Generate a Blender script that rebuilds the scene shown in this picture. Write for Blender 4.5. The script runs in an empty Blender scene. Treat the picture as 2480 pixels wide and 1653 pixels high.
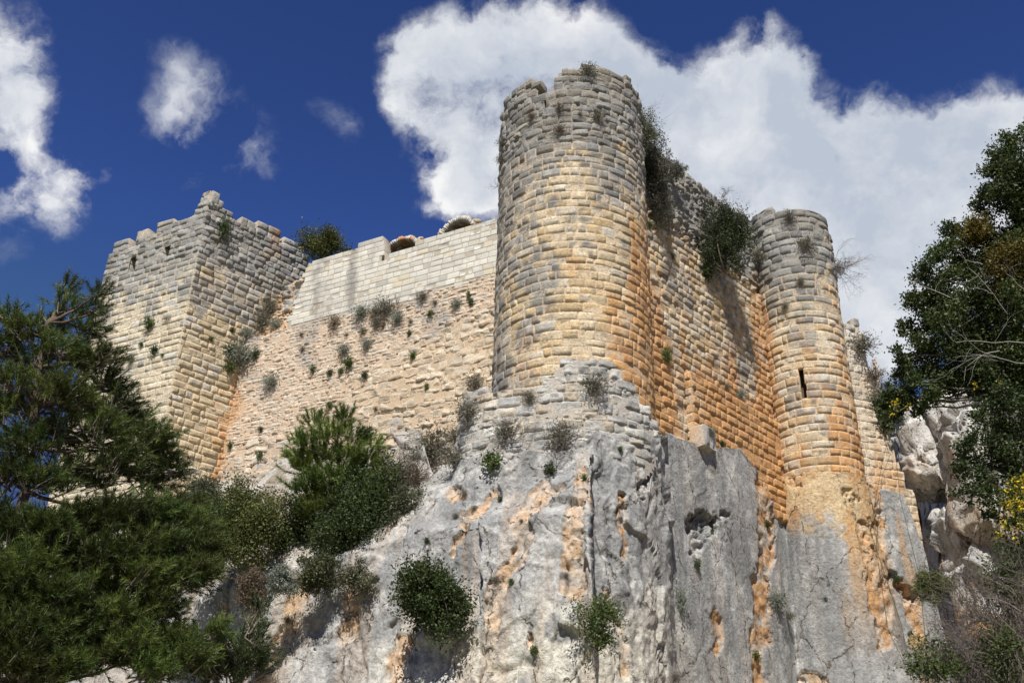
import bpy, math, random
import numpy as np
from mathutils import Vector, Matrix
from mathutils.bvhtree import BVHTree

# ------------------------------------------------------------------ camera, sky, sun, exposure
scene = bpy.context.scene
PW, PH = 2480.0, 1653.0                 # photograph size; all picture coordinates below are in these pixels
LENS = 35.0
FOC = LENS / 36.0 * PW
_up = np.array([120.0, 4625.0, -FOC]); _up /= np.linalg.norm(_up)      # world up in camera axes
_fw = np.array([0.0, 0.0, -1.0])
_fy = _fw - _up * _fw.dot(_up); _fy /= np.linalg.norm(_fy)
_rx = np.cross(_fy, _up)
ROT = np.stack([_rx, _fy, _up])
cam_data = bpy.data.cameras.new('camera')
cam = bpy.data.objects.new('camera', cam_data)
scene.collection.objects.link(cam)
cam_data.lens = LENS; cam_data.sensor_width = 36.0
cam_data.clip_start = 0.3; cam_data.clip_end = 6000.0
cam.matrix_world = Matrix([list(ROT[i]) + [0.0] for i in range(3)] + [[0, 0, 0, 1]])
scene.camera = cam
scene.view_settings.view_transform = 'Standard'
scene.view_settings.look = 'None'
scene.view_settings.exposure = 0.25
scene.view_settings.gamma = 1.0
scene.cycles.max_bounces = 5
scene.cycles.diffuse_bounces = 3
scene.cycles.transparent_max_bounces = 4

SUN_EL, SUN_AZ = math.radians(52.0), math.radians(8.0)     # behind the camera, a little to the left
sun_data = bpy.data.lights.new('sun', 'SUN')
sun_data.energy = 5.0; sun_data.angle = math.radians(0.5); sun_data.color = (1.0, 0.955, 0.88)
sun = bpy.data.objects.new('sun', sun_data); scene.collection.objects.link(sun)
sun.rotation_euler = (math.pi / 2 - SUN_EL, 0, -SUN_AZ)


def ray(px, py):
    d = ROT @ np.array([px - PW / 2, PH / 2 - py, -FOC])
    return d / np.linalg.norm(d)


def at(px, py, D):                      # the point at horizontal distance D on the sight line
    d = ray(px, py)
    return d * (D / math.hypot(d[0], d[1]))


def azel(px, py):
    d = ray(px, py)
    return math.atan2(d[0], d[1]), d[2] / math.hypot(d[0], d[1])      # azimuth, tan(elevation)


def pix(p):
    c = np.asarray(p, float) @ ROT
    return PW / 2 + FOC * c[..., 0] / -c[..., 2], PH / 2 - FOC * c[..., 1] / -c[..., 2]


# cloud masses: picture x, y, radius, weight
CLOUDS = [
    # big cloud behind the towers
    (1010, 130, 75, .8), (1080, 170, 130, 1), (1180, 120, 130, 1), (1300, 95, 130, 1), (1390, 110, 120, 1), (1490, 188, 120, 1), (1570, 198, 90, 1),
    (1090, 290, 120, 1), (1130, 400, 100, .95), (1110, 480, 80, .9), (1200, 350, 150, 1), (1180, 480, 100, 1), (1000, 240, 60, .6),
    (1640, 278, 110, 1), (1760, 178, 95, 1), (1850, 158, 95, 1), (1900, 198, 75, 1), (1800, 298, 170, 1), (1950, 308, 110, 1), (2060, 328, 100, 1), (2150, 338, 85, 1),
    (1700, 365, 180, 1), (1850, 435, 190, 1), (2010, 475, 180, .9), (2200, 435, 170, 1), (2300, 365, 130, 1), (2400, 318, 110, 1), (2470, 308, 110, 1),
    (2330, 495, 190, 1), (2150, 595, 170, 1), (2060, 655, 150, .9), (2250, 655, 160, .8), (2450, 465, 170, 1), (2130, 775, 130, .7), (2050, 815, 110, .7),
    (1600, 435, 160, 1), (1500, 315, 160, 1), (1950, 575, 150, 1),
    (2080, 875, 110, .6), (2200, 775, 120, .65), (2180, 875, 110, .5),
    # left cloud
    (400, 125, 47, 0.19), (425, 190, 80, 0.28), (470, 255, 107, 0.36), (530, 300, 113, 0.37), (590, 355, 100, 0.36), (645, 400, 63, 0.31), (505, 370, 93, 0.27), (350, 320, 80, 0.19), (420, 300, 93, 0.22),
    (560, 430, 80, 0.14), (640, 490, 80, 0.12), (300, 35, 45, 0.16), (340, 80, 45, 0.14), (450, 430, 93, 0.10), (500, 470, 93, 0.09),
    # far left
    (5, 50, 93, 0.64), (15, 140, 107, 0.68), (30, 230, 107, 0.64), (10, 320, 100, 0.43), (95, 280, 59, 0.24), (25, 420, 120, 0.33), (140, 430, 107, 0.64), (195, 410, 80, 0.46), (110, 470, 80, 0.33), (35, 500, 120, 0.23), (170, 480, 93, 0.22), (30, 590, 120, 0.15), (120, 570, 120, 0.11),
    # wisps
    (790, 260, 59, 0.28), (830, 320, 56, 0.28), (850, 290, 46, 0.18), (800, 30, 40, 0.15), (1000, 545, 42, 0.27), (960, 80, 53, 0.18), (1220, 20, 53, 0.22),
]


def build_world():
    w = bpy.data.worlds.new('World'); scene.world = w; w.use_nodes = True
    nt = w.node_tree; nt.nodes.clear(); N = nt.nodes.new; L = nt.links.new

    def math_(op, a, b=None, c=None, clamp=False):
        n = N('ShaderNodeMath'); n.operation = op; n.use_clamp = clamp
        for i, v in enumerate((a, b, c)):
            if v is None: continue
            if isinstance(v, (int, float)): n.inputs[i].default_value = v
            else: L(v, n.inputs[i])
        return n.outputs[0]

    def noise(vec, scale, detail, rough, dim='3D'):
        n = N('ShaderNodeTexNoise'); n.inputs['Scale'].default_value = scale
        n.inputs['Detail'].default_value = detail; n.inputs['Roughness'].default_value = rough
        L(vec, n.inputs['Vector']); return n

    tc = N('ShaderNodeTexCoord')
    dirv = tc.outputs['Generated']
    sky = N('ShaderNodeTexSky'); sky.sky_type = 'NISHITA'; sky.sun_disc = False
    sky.sun_elevation = SUN_EL; sky.sun_rotation = math.pi + SUN_AZ
    sky.altitude = 2000; sky.air_density = 1.0; sky.dust_density = 0.0; sky.ozone_density = 6.0
    # wind-torn outlines: warp the direction with two scales of noise
    n1 = noise(dirv, 8.0, 5, .6); n2 = noise(dirv, 30.0, 6, .66)
    s1 = N('ShaderNodeVectorMath'); s1.operation = 'SUBTRACT'; L(n1.outputs['Color'], s1.inputs[0]); s1.inputs[1].default_value = (.5, .5, .5)
    s2 = N('ShaderNodeVectorMath'); s2.operation = 'SUBTRACT'; L(n2.outputs['Color'], s2.inputs[0]); s2.inputs[1].default_value = (.5, .5, .5)
    m1 = N('ShaderNodeVectorMath'); m1.operation = 'SCALE'; L(s1.outputs[0], m1.inputs[0]); m1.inputs['Scale'].default_value = .075
    m2 = N('ShaderNodeVectorMath'); m2.operation = 'SCALE'; L(s2.outputs[0], m2.inputs[0]); m2.inputs['Scale'].default_value = .024
    a1 = N('ShaderNodeVectorMath'); a1.operation = 'ADD'; L(dirv, a1.inputs[0]); L(m1.outputs[0], a1.inputs[1])
    a2 = N('ShaderNodeVectorMath'); a2.operation = 'ADD'; L(a1.outputs[0], a2.inputs[0]); L(m2.outputs[0], a2.inputs[1])
    P = a2.outputs[0]
    total = None
    for (x, y, r, wt) in CLOUDS:
        d = ray(x, y); rr = r / FOC * 1.06
        dist = N('ShaderNodeVectorMath'); dist.operation = 'DISTANCE'; L(P, dist.inputs[0]); dist.inputs[1].default_value = tuple(d)
        mr = N('ShaderNodeMapRange'); mr.interpolation_type = 'SMOOTHSTEP'; L(dist.outputs['Value'], mr.inputs['Value'])
        mr.inputs['From Min'].default_value = 0; mr.inputs['From Max'].default_value = rr * 1.45
        mr.inputs['To Min'].default_value = wt; mr.inputs['To Max'].default_value = 0
        total = mr.outputs[0] if total is None else math_('ADD', total, mr.outputs[0])
    n3 = noise(P, 16.0, 8, .62)
    n6 = noise(P, 48.0, 6, .65)
    tx = math_('ADD', math_('SUBTRACT', n3.outputs['Fac'], .5), math_('MULTIPLY', math_('SUBTRACT', n6.outputs['Fac'], .5), .28))
    pres = math_('MULTIPLY', total, 1.0, clamp=True)
    bl = []
    for sc_, k_ in ((11.0, 1.5), (27.0, 1.0)):
        vo = N('ShaderNodeTexVoronoi'); vo.feature = 'SMOOTH_F1'; vo.inputs['Scale'].default_value = sc_; vo.inputs['Smoothness'].default_value = .35; L(a1.outputs[0], vo.inputs['Vector'])
        bl.append(math_('MULTIPLY', math_('SUBTRACT', .42, vo.outputs['Distance']), k_))
    tx = math_('ADD', math_('MULTIPLY', tx, 3.2), math_('ADD', bl[0], bl[1]))
    dens = math_('ADD', total, math_('MULTIPLY', tx, pres))
    mr = N('ShaderNodeMapRange'); mr.interpolation_type = 'SMOOTHSTEP'; L(dens, mr.inputs['Value'])
    mr.inputs['From Min'].default_value = .18; mr.inputs['From Max'].default_value = 1.45
    cover = math_('MULTIPLY', mr.outputs[0], .975)
    # cloud shade: thick middles greyer, lit billows white
    n4 = noise(P, 5.0, 5, .55); n5 = noise(P, 22.0, 6, .6)
    bill = math_('ADD', math_('MULTIPLY', n4.outputs['Fac'], .75), math_('MULTIPLY', n5.outputs['Fac'], .25))
    th = N('ShaderNodeMapRange'); L(total, th.inputs['Value']); th.inputs['From Min'].default_value = 1.2; th.inputs['From Max'].default_value = 4.2; th.inputs['To Max'].default_value = .085
    bill = math_('SUBTRACT', bill, th.outputs[0])
    ramp = N('ShaderNodeValToRGB'); L(bill, ramp.inputs['Fac'])
    ramp.color_ramp.elements[0].position = .36; ramp.color_ramp.elements[0].color = (.54, .60, .70, 1)
    ramp.color_ramp.elements[1].position = .58; ramp.color_ramp.elements[1].color = (1.0, 1.0, 1.0, 1)
    # deep blue of a polarised noon sky
    gm = N('ShaderNodeGamma'); gm.inputs['Gamma'].default_value = 1.7; L(sky.outputs[0], gm.inputs['Color'])
    pol = N('ShaderNodeVectorMath'); pol.operation = 'MULTIPLY'; L(gm.outputs[0], pol.inputs[0]); pol.inputs[1].default_value = (.672, .521, .489)
    skyb = N('ShaderNodeBackground'); 
    cap = N('ShaderNodeVectorMath'); cap.operation = 'MINIMUM'; L(pol.outputs[0], cap.inputs[0]); cap.inputs[1].default_value = (.55, .95, 2.4)
    L(cap.outputs[0], skyb.inputs['Color']); skyb.inputs['Strength'].default_value = SKY_STR
    clb = N('ShaderNodeBackground'); L(ramp.outputs[0], clb.inputs['Color']); clb.inputs['Strength'].default_value = CLOUD_STR
    mix = N('ShaderNodeMixShader'); L(cover, mix.inputs[0]); L(skyb.outputs[0], mix.inputs[1]); L(clb.outputs[0], mix.inputs[2])
    out = N('ShaderNodeOutputWorld'); L(mix.outputs[0], out.inputs['Surface'])


SKY_STR, CLOUD_STR = 0.1, 0.80
build_world()

# ------------------------------------------------------------------ helpers: noise, meshes, objects
rng = np.random.default_rng(7)


def _hash(ix, iy, iz, seed):
    h = (ix.astype(np.int64) * 374761393 + iy.astype(np.int64) * 668265263 + iz.astype(np.int64) * 2147483647 + seed * 974634577) & 0xffffffff
    h = ((h ^ (h >> 13)) * 1274126177) & 0xffffffff
    h = ((h ^ (h >> 16)) * 2246822519) & 0xffffffff
    return ((h ^ (h >> 15)) & 0xffffff) / float(0xffffff)


def vnoise(p, seed=0):                   # smooth value noise in -1..1
    p = np.asarray(p, float); i = np.floor(p); f = p - i; f = f * f * f * (f * (f * 6 - 15) + 10); i = i.astype(np.int64)
    r = 0
    for dx in (0, 1):
        wx = f[:, 0] if dx else 1 - f[:, 0]
        for dy in (0, 1):
            wy = f[:, 1] if dy else 1 - f[:, 1]
            for dz in (0, 1):
                wz = f[:, 2] if dz else 1 - f[:, 2]
                r = r + wx * wy * wz * _hash(i[:, 0] + dx, i[:, 1] + dy, i[:, 2] + dz, seed)
    return r * 2 - 1


def fbm(p, octaves=4, seed=0, gain=.5, lac=2.03):
    a, r, n = 1.0, 0, 0
    p = np.asarray(p, float)
    for o in range(octaves):
        r = r + a * vnoise(p * lac ** o + 17.3 * o, seed + o); n += a; a *= gain
    return r / n * 1.6


def facets(p, seed=0, tilt=1.0):         # fractured rock: every cell is a tilted flat facet; returns displacement and distance to the edge
    i0 = np.floor(p).astype(np.int64)
    best = np.full(len(p), 9e9); second = best.copy(); disp = np.zeros(len(p)); rid = np.zeros(len(p))
    for dx in (-1, 0, 1):
        for dy in (-1, 0, 1):
            for dz in (-1, 0, 1):
                c = i0 + np.array([dx, dy, dz])
                h = [_hash(c[:, 0], c[:, 1], c[:, 2], seed + k) for k in range(7)]
                d = np.stack([c[:, k] + h[k] for k in range(3)], 1) - p
                q = (d * d).sum(1)
                t = -(d[:, 0] * (h[3] - .5) + d[:, 1] * (h[4] - .5) + d[:, 2] * (h[5] - .5)) * 2 * tilt + (h[6] - .5)
                near = q < best
                second = np.where(near, best, np.minimum(second, q))
                disp = np.where(near, t, disp); rid = np.where(near, h[6], rid); best = np.where(near, q, best)
    return disp, np.sqrt(second) - np.sqrt(best), rid


def smooth(a, b, x):
    t = np.clip((np.asarray(x, float) - a) / (b - a), 0, 1); return t * t * (3 - 2 * t)


def mixc(a, b, t):
    t = np.clip(np.asarray(t), 0, 1)[:, None]; return np.asarray(a) * (1 - t) + np.asarray(b) * t


def make_mesh(name, V, quads=None, tris=None, col=None, mat=None, smooth_shade=False):
    V = np.asarray(V, np.float32)
    me = bpy.data.meshes.new(name)
    nq = 0 if quads is None else len(quads); nt = 0 if tris is None else len(tris)
    me.vertices.add(len(V)); me.vertices.foreach_set('co', V.ravel())
    loops = []
    if nq: loops.append(np.asarray(quads, np.int32).ravel())
    if nt: loops.append(np.asarray(tris, np.int32).ravel())
    loops = np.concatenate(loops)
    me.loops.add(len(loops)); me.loops.foreach_set('vertex_index', loops)
    me.polygons.add(nq + nt)
    starts = np.concatenate([np.arange(nq) * 4, nq * 4 + np.arange(nt) * 3]).astype(np.int32)
    tot = np.concatenate([np.full(nq, 4), np.full(nt, 3)]).astype(np.int32)
    me.polygons.foreach_set('loop_start', starts); me.polygons.foreach_set('loop_total', tot)
    if smooth_shade: me.polygons.foreach_set('use_smooth', np.ones(nq + nt, bool))
    if col is not None:
        a = me.color_attributes.new('tint', 'FLOAT_COLOR', 'POINT')
        c = np.ones((len(V), 4), np.float32); c[:, :3] = col; a.data.foreach_set('color', c.ravel())
    me.update(calc_edges=True)
    if mat is not None: me.materials.append(mat)
    return me


class Bag:                               # gathers geometry for one mesh
    def __init__(s): s.V = []; s.Q = []; s.T = []; s.C = []; s.n = 0
    def add(s, V, Q=None, T=None, C=None):
        V = np.asarray(V, float)
        if Q is not None and len(Q): s.Q.append(np.asarray(Q) + s.n)
        if T is not None and len(T): s.T.append(np.asarray(T) + s.n)
        s.V.append(V); s.C.append(np.broadcast_to(np.asarray(C if C is not None else (1, 1, 1), float), (len(V), 3))); s.n += len(V)
    def mesh(s, name, mat, smooth_shade=False):
        return make_mesh(name, np.concatenate(s.V), np.concatenate(s.Q) if s.Q else None, np.concatenate(s.T) if s.T else None, np.concatenate(s.C), mat, smooth_shade)
    def obj(s, name, mat, parent=None, smooth_shade=False):
        return link(name, s.mesh(name, mat, smooth_shade), parent)


COL = scene.collection
SOLID = []                               # meshes plants can grow on


def link(name, me, parent=None):
    o = bpy.data.objects.new(name, me); COL.objects.link(o)
    if parent is not None:
        o.parent = parent
        o.matrix_parent_inverse = Matrix.Translation(-Vector(parent.location))
    return o


def tag(o, label=None, cat=None, group=None, kind=None):
    if label: o['label'] = label
    if cat: o['category'] = cat
    if group: o['group'] = group
    if kind: o['kind'] = kind
    return o


def empty(name, loc, label, cat, group=None):
    o = bpy.data.objects.new(name, None); COL.objects.link(o); o.location = tuple(loc); o.empty_display_size = .5
    return tag(o, label, cat, group)


# ------------------------------------------------------------------ materials
def stone_material(name, fine=14.0, bump=.5, speck=.35, streak=0.0, rough=.92, lo=.66, hi=1.26, lump=.35, cracks=False):
    m = bpy.data.materials.new(name); m.use_nodes = True
    nt = m.node_tree; N = nt.nodes.new; L = nt.links.new
    b = nt.nodes['Principled BSDF']; b.inputs['Roughness'].default_value = rough
    b.inputs['Specular IOR Level'].default_value = .25
    at_ = N('ShaderNodeAttribute'); at_.attribute_name = 'tint'
    geo = N('ShaderNodeNewGeometry')
    n1 = N('ShaderNodeTexNoise'); n1.inputs['Scale'].default_value = fine; n1.inputs['Detail'].default_value = 8; n1.inputs['Roughness'].default_value = .7
    L(geo.outputs['Position'], n1.inputs['Vector'])
    n2 = N('ShaderNodeTexNoise'); n2.inputs['Scale'].default_value = 3.4; n2.inputs['Detail'].default_value = 8; n2.inputs['Roughness'].default_value = .72
    L(geo.outputs['Position'], n2.inputs['Vector'])
    # brightness mottling
    r1 = N('ShaderNodeMapRange'); L(n1.outputs['Fac'], r1.inputs['Value'])
    r1.inputs['From Min'].default_value = .3; r1.inputs['From Max'].default_value = .7; r1.inputs['To Min'].default_value = lo; r1.inputs['To Max'].default_value = hi
    mul = N('ShaderNodeVectorMath'); mul.operation = 'SCALE'; L(at_.outputs['Color'], mul.inputs[0]); L(r1.outputs[0], mul.inputs['Scale'])
    # lichen blotches
    r2 = N('ShaderNodeMapRange'); L(n2.outputs['Fac'], r2.inputs['Value']); r2.interpolation_type = 'SMOOTHSTEP'
    r2.inputs['From Min'].default_value = .53; r2.inputs['From Max'].default_value = .66; r2.inputs['To Min'].default_value = 0; r2.inputs['To Max'].default_value = speck
    mx = N('ShaderNodeMix'); mx.data_type = 'RGBA'; L(r2.outputs[0], mx.inputs['Factor']); L(mul.outputs[0], mx.inputs['A']); mx.inputs['B'].default_value = (.17, .168, .16, 1)
    last = mx.outputs['Result']
    if streak > 0:
        mp = N('ShaderNodeMapping'); mp.inputs['Scale'].default_value = (1.3, 1.3, .12); L(geo.outputs['Position'], mp.inputs['Vector'])
        n3 = N('ShaderNodeTexNoise'); n3.inputs['Scale'].default_value = 1.6; n3.inputs['Detail'].default_value = 7; n3.inputs['Roughness'].default_value = .65; L(mp.outputs[0], n3.inputs['Vector'])
        r3 = N('ShaderNodeMapRange'); L(n3.outputs['Fac'], r3.inputs['Value']); r3.interpolation_type = 'SMOOTHSTEP'
        r3.inputs['From Min'].default_value = .52; r3.inputs['From Max'].default_value = .7; r3.inputs['To Max'].default_value = streak
        m3 = N('ShaderNodeMix'); m3.data_type = 'RGBA'; L(r3.outputs[0], m3.inputs['Factor']); L(last, m3.inputs['A']); m3.inputs['B'].default_value = (.15, .15, .145, 1)
        last = m3.outputs['Result']
    crk = None
    if cracks:
        wn = N('ShaderNodeTexNoise'); wn.inputs['Scale'].default_value = .9; wn.inputs['Detail'].default_value = 5; L(geo.outputs['Position'], wn.inputs['Vector'])
        sc = N('ShaderNodeVectorMath'); sc.operation = 'SCALE'; sc.inputs['Scale'].default_value = 1.5; L(wn.outputs['Color'], sc.inputs[0])
        ad = N('ShaderNodeVectorMath'); ad.operation = 'ADD'; L(geo.outputs['Position'], ad.inputs[0]); L(sc.outputs[0], ad.inputs[1])
        mp = N('ShaderNodeMapping'); mp.inputs['Scale'].default_value = (1, 1, .42); L(ad.outputs[0], mp.inputs['Vector'])
        vo = N('ShaderNodeTexVoronoi'); vo.feature = 'DISTANCE_TO_EDGE'; vo.inputs['Scale'].default_value = .42; L(mp.outputs[0], vo.inputs['Vector'])
        v2 = N('ShaderNodeTexVoronoi'); v2.feature = 'F1'; v2.inputs['Scale'].default_value = 2.6; L(ad.outputs[0], v2.inputs['Vector'])
        c1 = N('ShaderNodeMapRange'); L(vo.outputs['Distance'], c1.inputs['Value']); c1.inputs['From Max'].default_value = .022; c1.inputs['To Min'].default_value = 1; c1.inputs['To Max'].default_value = 0
        c2 = N('ShaderNodeMapRange'); L(v2.outputs['Distance'], c2.inputs['Value']); c2.inputs['From Min'].default_value = .05; c2.inputs['From Max'].default_value = .17; c2.inputs['To Min'].default_value = .8; c2.inputs['To Max'].default_value = 0
        gate = N('ShaderNodeMapRange'); L(n2.outputs['Fac'], gate.inputs['Value']); gate.inputs['From Min'].default_value = .46; gate.inputs['From Max'].default_value = .56
        cm = N('ShaderNodeMath'); cm.operation = 'MAXIMUM'; L(c1.outputs[0], cm.inputs[0]); L(c2.outputs[0], cm.inputs[1])
        cg = N('ShaderNodeMath'); cg.operation = 'MULTIPLY'; L(cm.outputs[0], cg.inputs[0]); L(gate.outputs[0], cg.inputs[1]); crk = cg.outputs[0]
        m4 = N('ShaderNodeMix'); m4.data_type = 'RGBA'; L(crk, m4.inputs['Factor']); L(last, m4.inputs['A']); m4.inputs['B'].default_value = (.12, .095, .07, 1); last = m4.outputs['Result']
    L(last, b.inputs['Base Color'])
    hsum = N('ShaderNodeMath'); hsum.operation = 'MULTIPLY_ADD'; L(n2.outputs['Fac'], hsum.inputs[0]); hsum.inputs[1].default_value = lump; L(n1.outputs['Fac'], hsum.inputs[2])
    bp = N('ShaderNodeBump'); bp.inputs['Strength'].default_value = bump; bp.inputs['Distance'].default_value = .12
    if crk is not None:
        hs = N('ShaderNodeMath'); hs.operation = 'MULTIPLY_ADD'; L(crk, hs.inputs[0]); hs.inputs[1].default_value = -.7; L(hsum.outputs[0], hs.inputs[2]); hsum = hs
    L(hsum.outputs[0], bp.inputs['Height']); L(bp.outputs[0], b.inputs['Normal'])
    return m


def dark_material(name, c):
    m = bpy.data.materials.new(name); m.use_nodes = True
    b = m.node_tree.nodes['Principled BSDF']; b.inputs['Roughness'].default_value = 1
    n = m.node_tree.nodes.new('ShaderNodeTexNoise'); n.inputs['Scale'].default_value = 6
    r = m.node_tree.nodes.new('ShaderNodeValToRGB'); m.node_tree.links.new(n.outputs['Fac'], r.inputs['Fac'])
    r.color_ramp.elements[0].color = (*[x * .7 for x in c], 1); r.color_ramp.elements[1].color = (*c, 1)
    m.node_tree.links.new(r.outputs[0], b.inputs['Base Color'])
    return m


M_BLOCK = stone_material('bossed_limestone', 9, .6, .62, lo=.62, hi=1.30)
M_ASHLAR = stone_material('pale_ashlar', 16, .18, .16, .18, lo=.85, hi=1.12)
M_RUBBLE = stone_material('rubble_masonry', 13, .7, .25)
M_ROCK = stone_material('weathered_rock', 6, .9, .34, .35, lo=.58, hi=1.34, lump=.5, cracks=True)
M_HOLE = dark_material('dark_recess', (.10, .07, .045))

CREAM = np.array([.61, .53, .405]); TAN = np.array([.55, .42, .255]); ORANGE = np.array([.56, .30, .11]); RUST = np.array([.45, .19, .06])
GREY = np.array([.185, .19, .19]); PALE = np.array([.56, .545, .49]); MORTAR = np.array([.70, .56, .41]); PEACH = np.array([.62, .43, .28]); WHITE = np.array([.66, .64, .575])


# ------------------------------------------------------------------ plan of the castle (metres, camera at the origin)
class Line:
    def __init__(s, p0, p1, off=0.0):
        p0 = np.array(p0, float); p1 = np.array(p1, float)
        s.d = (p1 - p0); s.len = np.hypot(*s.d); s.d /= s.len; s.n = np.array([s.d[1], -s.d[0]]); s.p0 = p0 + s.n * off
        s.lo, s.hi = 0.0, s.len
    def pos(s, u): return s.p0 + np.asarray(u)[:, None] * s.d
    def nrm(s, u): return np.broadcast_to(s.n, (len(u), 2))


class Round:                             # u = arc length, 0 faces the camera, positive to the right
    def __init__(s, c, R, span=math.pi * .98):
        s.c = np.array(c, float); s.R = R; s.a0 = math.atan2(-c[1], -c[0]); s.lo, s.hi = -span * R, span * R
    def nrm(s, u):
        a = s.a0 + np.asarray(u) / s.R; return np.stack([np.cos(a), np.sin(a)], 1)
    def pos(s, u): return s.c + s.nrm(u) * s.R


class Chain:                             # polyline with rounded normals
    def __init__(s, pts):
        s.p = np.array(pts, float); seg = np.diff(s.p, axis=0); l = np.hypot(*seg.T); s.u = np.concatenate([[0], np.cumsum(l)])
        n = np.stack([seg[:, 1], -seg[:, 0]], 1) / l[:, None]
        nv = np.concatenate([[n[0]], (n[:-1] + n[1:]), [n[-1]]]); s.nv = nv / np.linalg.norm(nv, axis=1)[:, None]
        s.lo, s.hi = 0.0, s.u[-1]
    def pos(s, u): return np.stack([np.interp(u, s.u, s.p[:, k]) for k in (0, 1)], 1)
    def nrm(s, u):
        n = np.stack([np.interp(u, s.u, s.nv[:, k]) for k in (0, 1)], 1); return n / np.linalg.norm(n, axis=1)[:, None]


def on(path, pts, z_only=False):         # picture points -> (u, z) on the visible side of a wall
    u = np.linspace(path.lo, path.hi, 4001)
    P = path.pos(u); vis = (path.nrm(u) * P).sum(1) < 0
    u, P = u[vis], P[vis]; a = np.arctan2(P[:, 0], P[:, 1]); o = np.argsort(a); a, u, P = a[o], u[o], P[o]
    r = []
    for (x, y) in pts:
        A, T = azel(x, y); uu = np.interp(A, a, u); pp = path.pos(np.array([uu]))[0]; r.append((uu, math.hypot(*pp) * T))
    return np.array(r)


def top_from(path, pts):
    r = on(path, pts); o = np.argsort(r[:, 0], kind='stable'); r = r[o]
    return lambda u: np.interp(u, r[:, 0], r[:, 1])


MT = np.array([50.8 * math.sin(math.radians(3.93)), 50.8 * math.cos(math.radians(3.93))])      # main tower axis
DR = np.array([.690, .724]); DL = np.array([-.878, .478])                                       # flank and curtain directions
NR = np.array([DR[1], -DR[0]])
MAIN = Round(MT, 4.5)
T2C = 66.0 * np.array([math.sin(math.radians(18.3)), math.cos(math.radians(18.3))])
TWO = Round(T2C, 2.82)
C0 = np.array([-1.08, 51.5])
CURT = Line(C0 + DL * 25, C0 - DL * 2.0)                # left to right
FLANK = Line(MT + NR * 2.5, MT + NR * 2.5 + DR * 19.5)
JUN = C0 + DL * 19.65
LC = JUN - DR * 4.62                                    # near corner of the square tower
LT_R = Line(LC, LC + DR * 9.0)
LT_L = Line(LC + DL * 9.2, LC)


# ------------------------------------------------------------------ masonry
def courses(z0, z1, h, var, r):
    z = [z0]
    while z[-1] < z1: z.append(z[-1] + h * (1 + var * (r.random() * 2 - 1)))
    return z


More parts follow.
